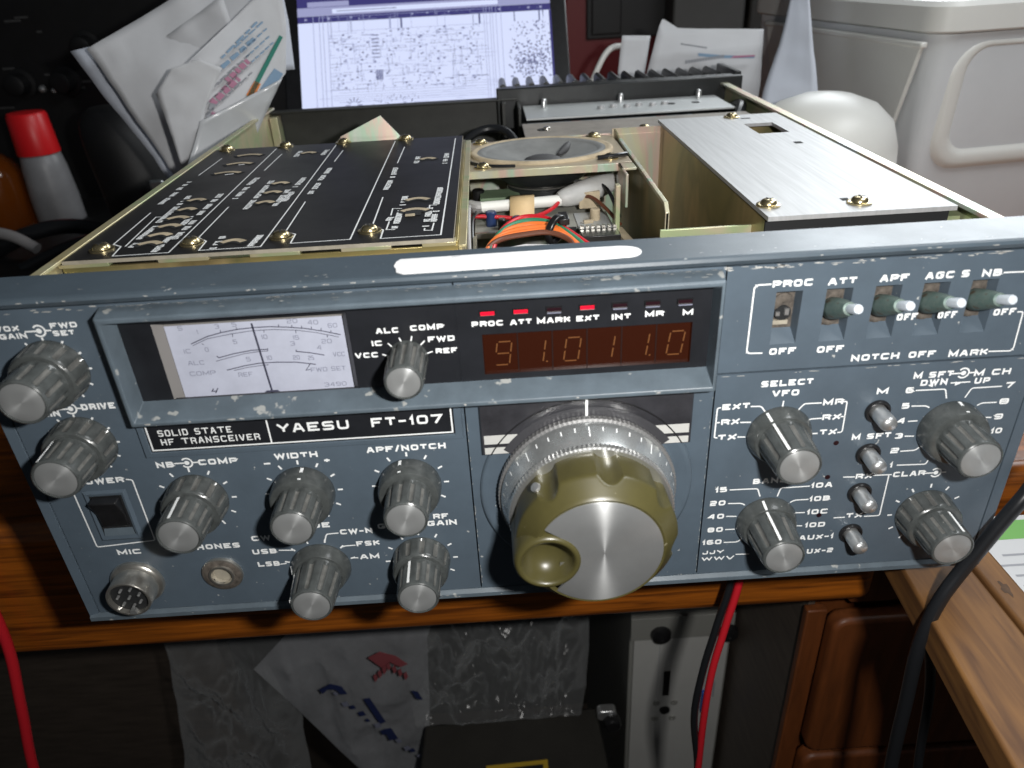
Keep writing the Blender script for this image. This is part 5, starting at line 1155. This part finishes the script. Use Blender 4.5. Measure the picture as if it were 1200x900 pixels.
m.mat('white' if False else 'screen').quad(PS(-76,124.2,0),PS(60,124.2,0),PS(60,128,0),PS(-76,128,0))
for k in range(26): x = -72+1.9*k; m.mat('screenink').quad(PS(x,125.6,.1),PS(x+1.2,125.6,.1),PS(x+1.2,126.5,.1),PS(x,126.5,.1))
m.build("page_drawing", scr, smooth=0)
m = MB().mat('black_gear').box(-150,40,432,600,-12,58); m.prism([(-150,420,58),(-150,432,58),(-150,520,58),(-150,520,190),(-150,508,190)], (190,0,0))
tag(m.build("tablet_stand", org=(-55,500,-12), bevel=2), "black stand holding up the tablet behind the radio", "stand")
# ---- behind the radio, right
m0 = dense([((100,432,152),(124,436,151)),((97,430,120),(118,432,120)),((95,430,60),(114,432,60))], 6)
sheet("paper_sheet", [((102,436,150.5),(125,438,149)),((98,432,120),(120,434,120)),((94,430,50),(114,432,50))], 6, 3, .02, 4, 'paper', "small white sheet standing left of the pointed sheets behind the heat sink")
def scrib(m):
    m.mat('printblue').prism([(160,423,134),(178,423,131.5),(205,424,130),(205,424,131.4),(178,423,133.6),(160,423,136)], (0,-.3,0))
    m.mat('pink').prism([(186,423,131),(205,424,131.2),(205,424,132.2),(188,423,132.6)], (0,-.5,0))
    m.mat('printgrey')
    for k in range(14): x = 150+2.2*k; m.prism([(x,422.8,129+.2*k),(x+1.4,422.8,129+.2*k),(x+1.8,422.8,131+.2*k),(x+.2,422.8,131.4+.2*k)], (0,-.3,0))
    for k in range(8): x = 146+2.6*k; m.prism([(x,422.8,143-.5*k),(x+2,422.8,142.6-.5*k),(x+2,422.8,143.4-.5*k),(x,422.8,144-.5*k)], (0,-.3,0))
sheet("paper_sheet", [((134,440,160),(135.5,440,160)),((131.5,438,155.5),(147,438,153)),((129,434,150),(215,440,149)),((124,428,134),(214,434,138)),((118,426,110),(214,430,112)),((112,426,50),(210,430,50))], 14, 3, .014, 7, 'paper', "printed white sheets with a blue line and pointed corner behind the heat sink", scrib)
sheet("paper_sheet", [((224,410,178),(232,400,178)),((216,400,140),(236,384,140)),((206,396,110),(240,376,110)),((190,392,40),(246,370,40))], 8, 5, .02, 9, 'paper2', "tall bluish white sheet standing against the white bin's left end")
m = MB().mat('plastic').lathe((214,300,-16), (0,0,1), [(46,0),(48,3),(49,84),(50,85),(50,90),(48.5,91),(47,106),(42,121),(31,131),(16,136.5),(.1,138)], 48, cap0=True)
tag(m.build("white_tub", org=(214,300,-16), smooth=60), "round white domed plastic container between the radio and the bin", "container")
# bin, turned a little
BO = Vector((279,300,-16)); ya = R_(7)
def bx_(v): return (BO.x + v[0]*math.cos(ya) - v[1]*math.sin(ya), BO.y + v[0]*math.sin(ya) + v[1]*math.cos(ya), BO.z + v[2])
Bn = thing("plastic_bin", "large off-white plastic bin with a lid and grey side pocket at right", "storage bin", tuple(BO))
def rbox(m, x0, x1, y0, y1, prof):                                # stacked rounded rectangles (inset, z)
    m.loops([[(x, y, z) for x, y in rrect(x0+k, x1-k, y0+k, y1-k, max(3, 16-k), 6)] for k, z in prof], True, True)
m = MB().mat('plasticgrey'); rbox(m, 0, 360, 0, 260, [(14,0),(13,3),(6,90),(0,164),(0,168)]); m.xform(bx_); m.build("bin_body", Bn, smooth=40)
m = MB().mat('plastic'); rbox(m, -2, 362, -2, 262, [(0,168.6),(-2,170),(-2,184),(1,187),(8,187.6),(14,186),(18,180),(22,179)]); m.xform(bx_); m.build("lid", Bn, smooth=40)
m = MB().mat('plastic')                                          # raised handle frame on the front face
def fr(k, y): return [(x, y + (164-z)*.05, z) for x, z in rrect(14+k, 330-k, 80+k, 164-k*.4, 22-k*.6, 6)]
m.loops([fr(0,3.5), fr(2,.2), fr(5,-.6), fr(9,-.6), fr(12,.4), fr(14,2.4)], False, True); m.mat('inkgrey').box(40,56,3.4,3.9,126.4,127); m.xform(bx_); m.build("handle_panel", Bn, smooth=50)
m = MB().mat('flap')
pts = [(8,163),(8,160),(30,98),(34,90),(44,84),(60,84),(200,112),(214,120),(226,160),(226,163)]
m.prism([(-5.5-(164-z)*-.06, y, z) for y, z in pts], (3.2,0,0)); m.mat('plastic').prism([(-6.5, y, z) for y, z in ((6,164),(6,160),(228,160),(228,164))], (5,0,0)); m.xform(bx_); m.build("side_pocket", Bn, bevel=1.2)
m = MB().mat('paper'); m.grid(crumple(dense([((20,30,190),(150,20,190)),((20,90,200),(160,90,196)),((25,180,194),(160,180,192))], 8), 18, 8, .03, 12, (0,0,1))); m.xform(bx_)
tag(m.build("wrapping_paper", org=bx_((80,80,188)), smooth=30, solid=.4), "crumpled white wrapping lying on the white bin's lid", "paper")
Rc = thing("red_case", "dark case with a red frame standing far behind the heat sink", "case", (170,800,-12))
m = MB().mat('redcase').box(92,250,790,900,-12,260); m.build("case", Rc, bevel=3)
m = MB().mat('black_gear').box(118,246,786,791,117,256); m.box(124,160,784,788,122,250); m.build("front_panel", Rc, bevel=1.5)
m = MB().mat('greybox').box(212,296,740,900,-12,250); tag(m.build("charcoal_box", org=(254,820,-12), bevel=3), "charcoal box standing beside the red-framed case", "box")
m = MB().mat('boxdark').box(299,362,735,900,-12,260); tag(m.build("dark_carton", org=(330,820,-12), bevel=3), "brownish dark carton between the charcoal box and the navy cloth", "box")
m = MB().mat('navy'); m.grid(crumple(dense([((364,700,260),(396,690,260)),((366,702,130),(398,694,130)),((370,700,-12),(404,690,-12))], 8), 8, 10, .02, 14)); tag(m.build("navy_cloth", org=(384,700,-12), smooth=60, solid=2), "navy blue cloth hanging at the left end of the bin", "cloth")
m = MB().mat('greybox').box(66,140,560,640,-12,92); tag(m.build("grey_block", org=(103,600,-12), bevel=4), "dull grey block behind the tablet's right edge", "box")
m = MB().mat('tubewhite').tube([(84,520,92),(94,520,116),(104,522,131),(116,524,134),(134,526,130)], 2.6, 12); m.tube([(66,500,112),(72,500,102),(80,500,96)], 2.4, 12)
tag(m.build("white_cable", org=(100,520,92)), "white cable arching behind the heat sink", "cable")
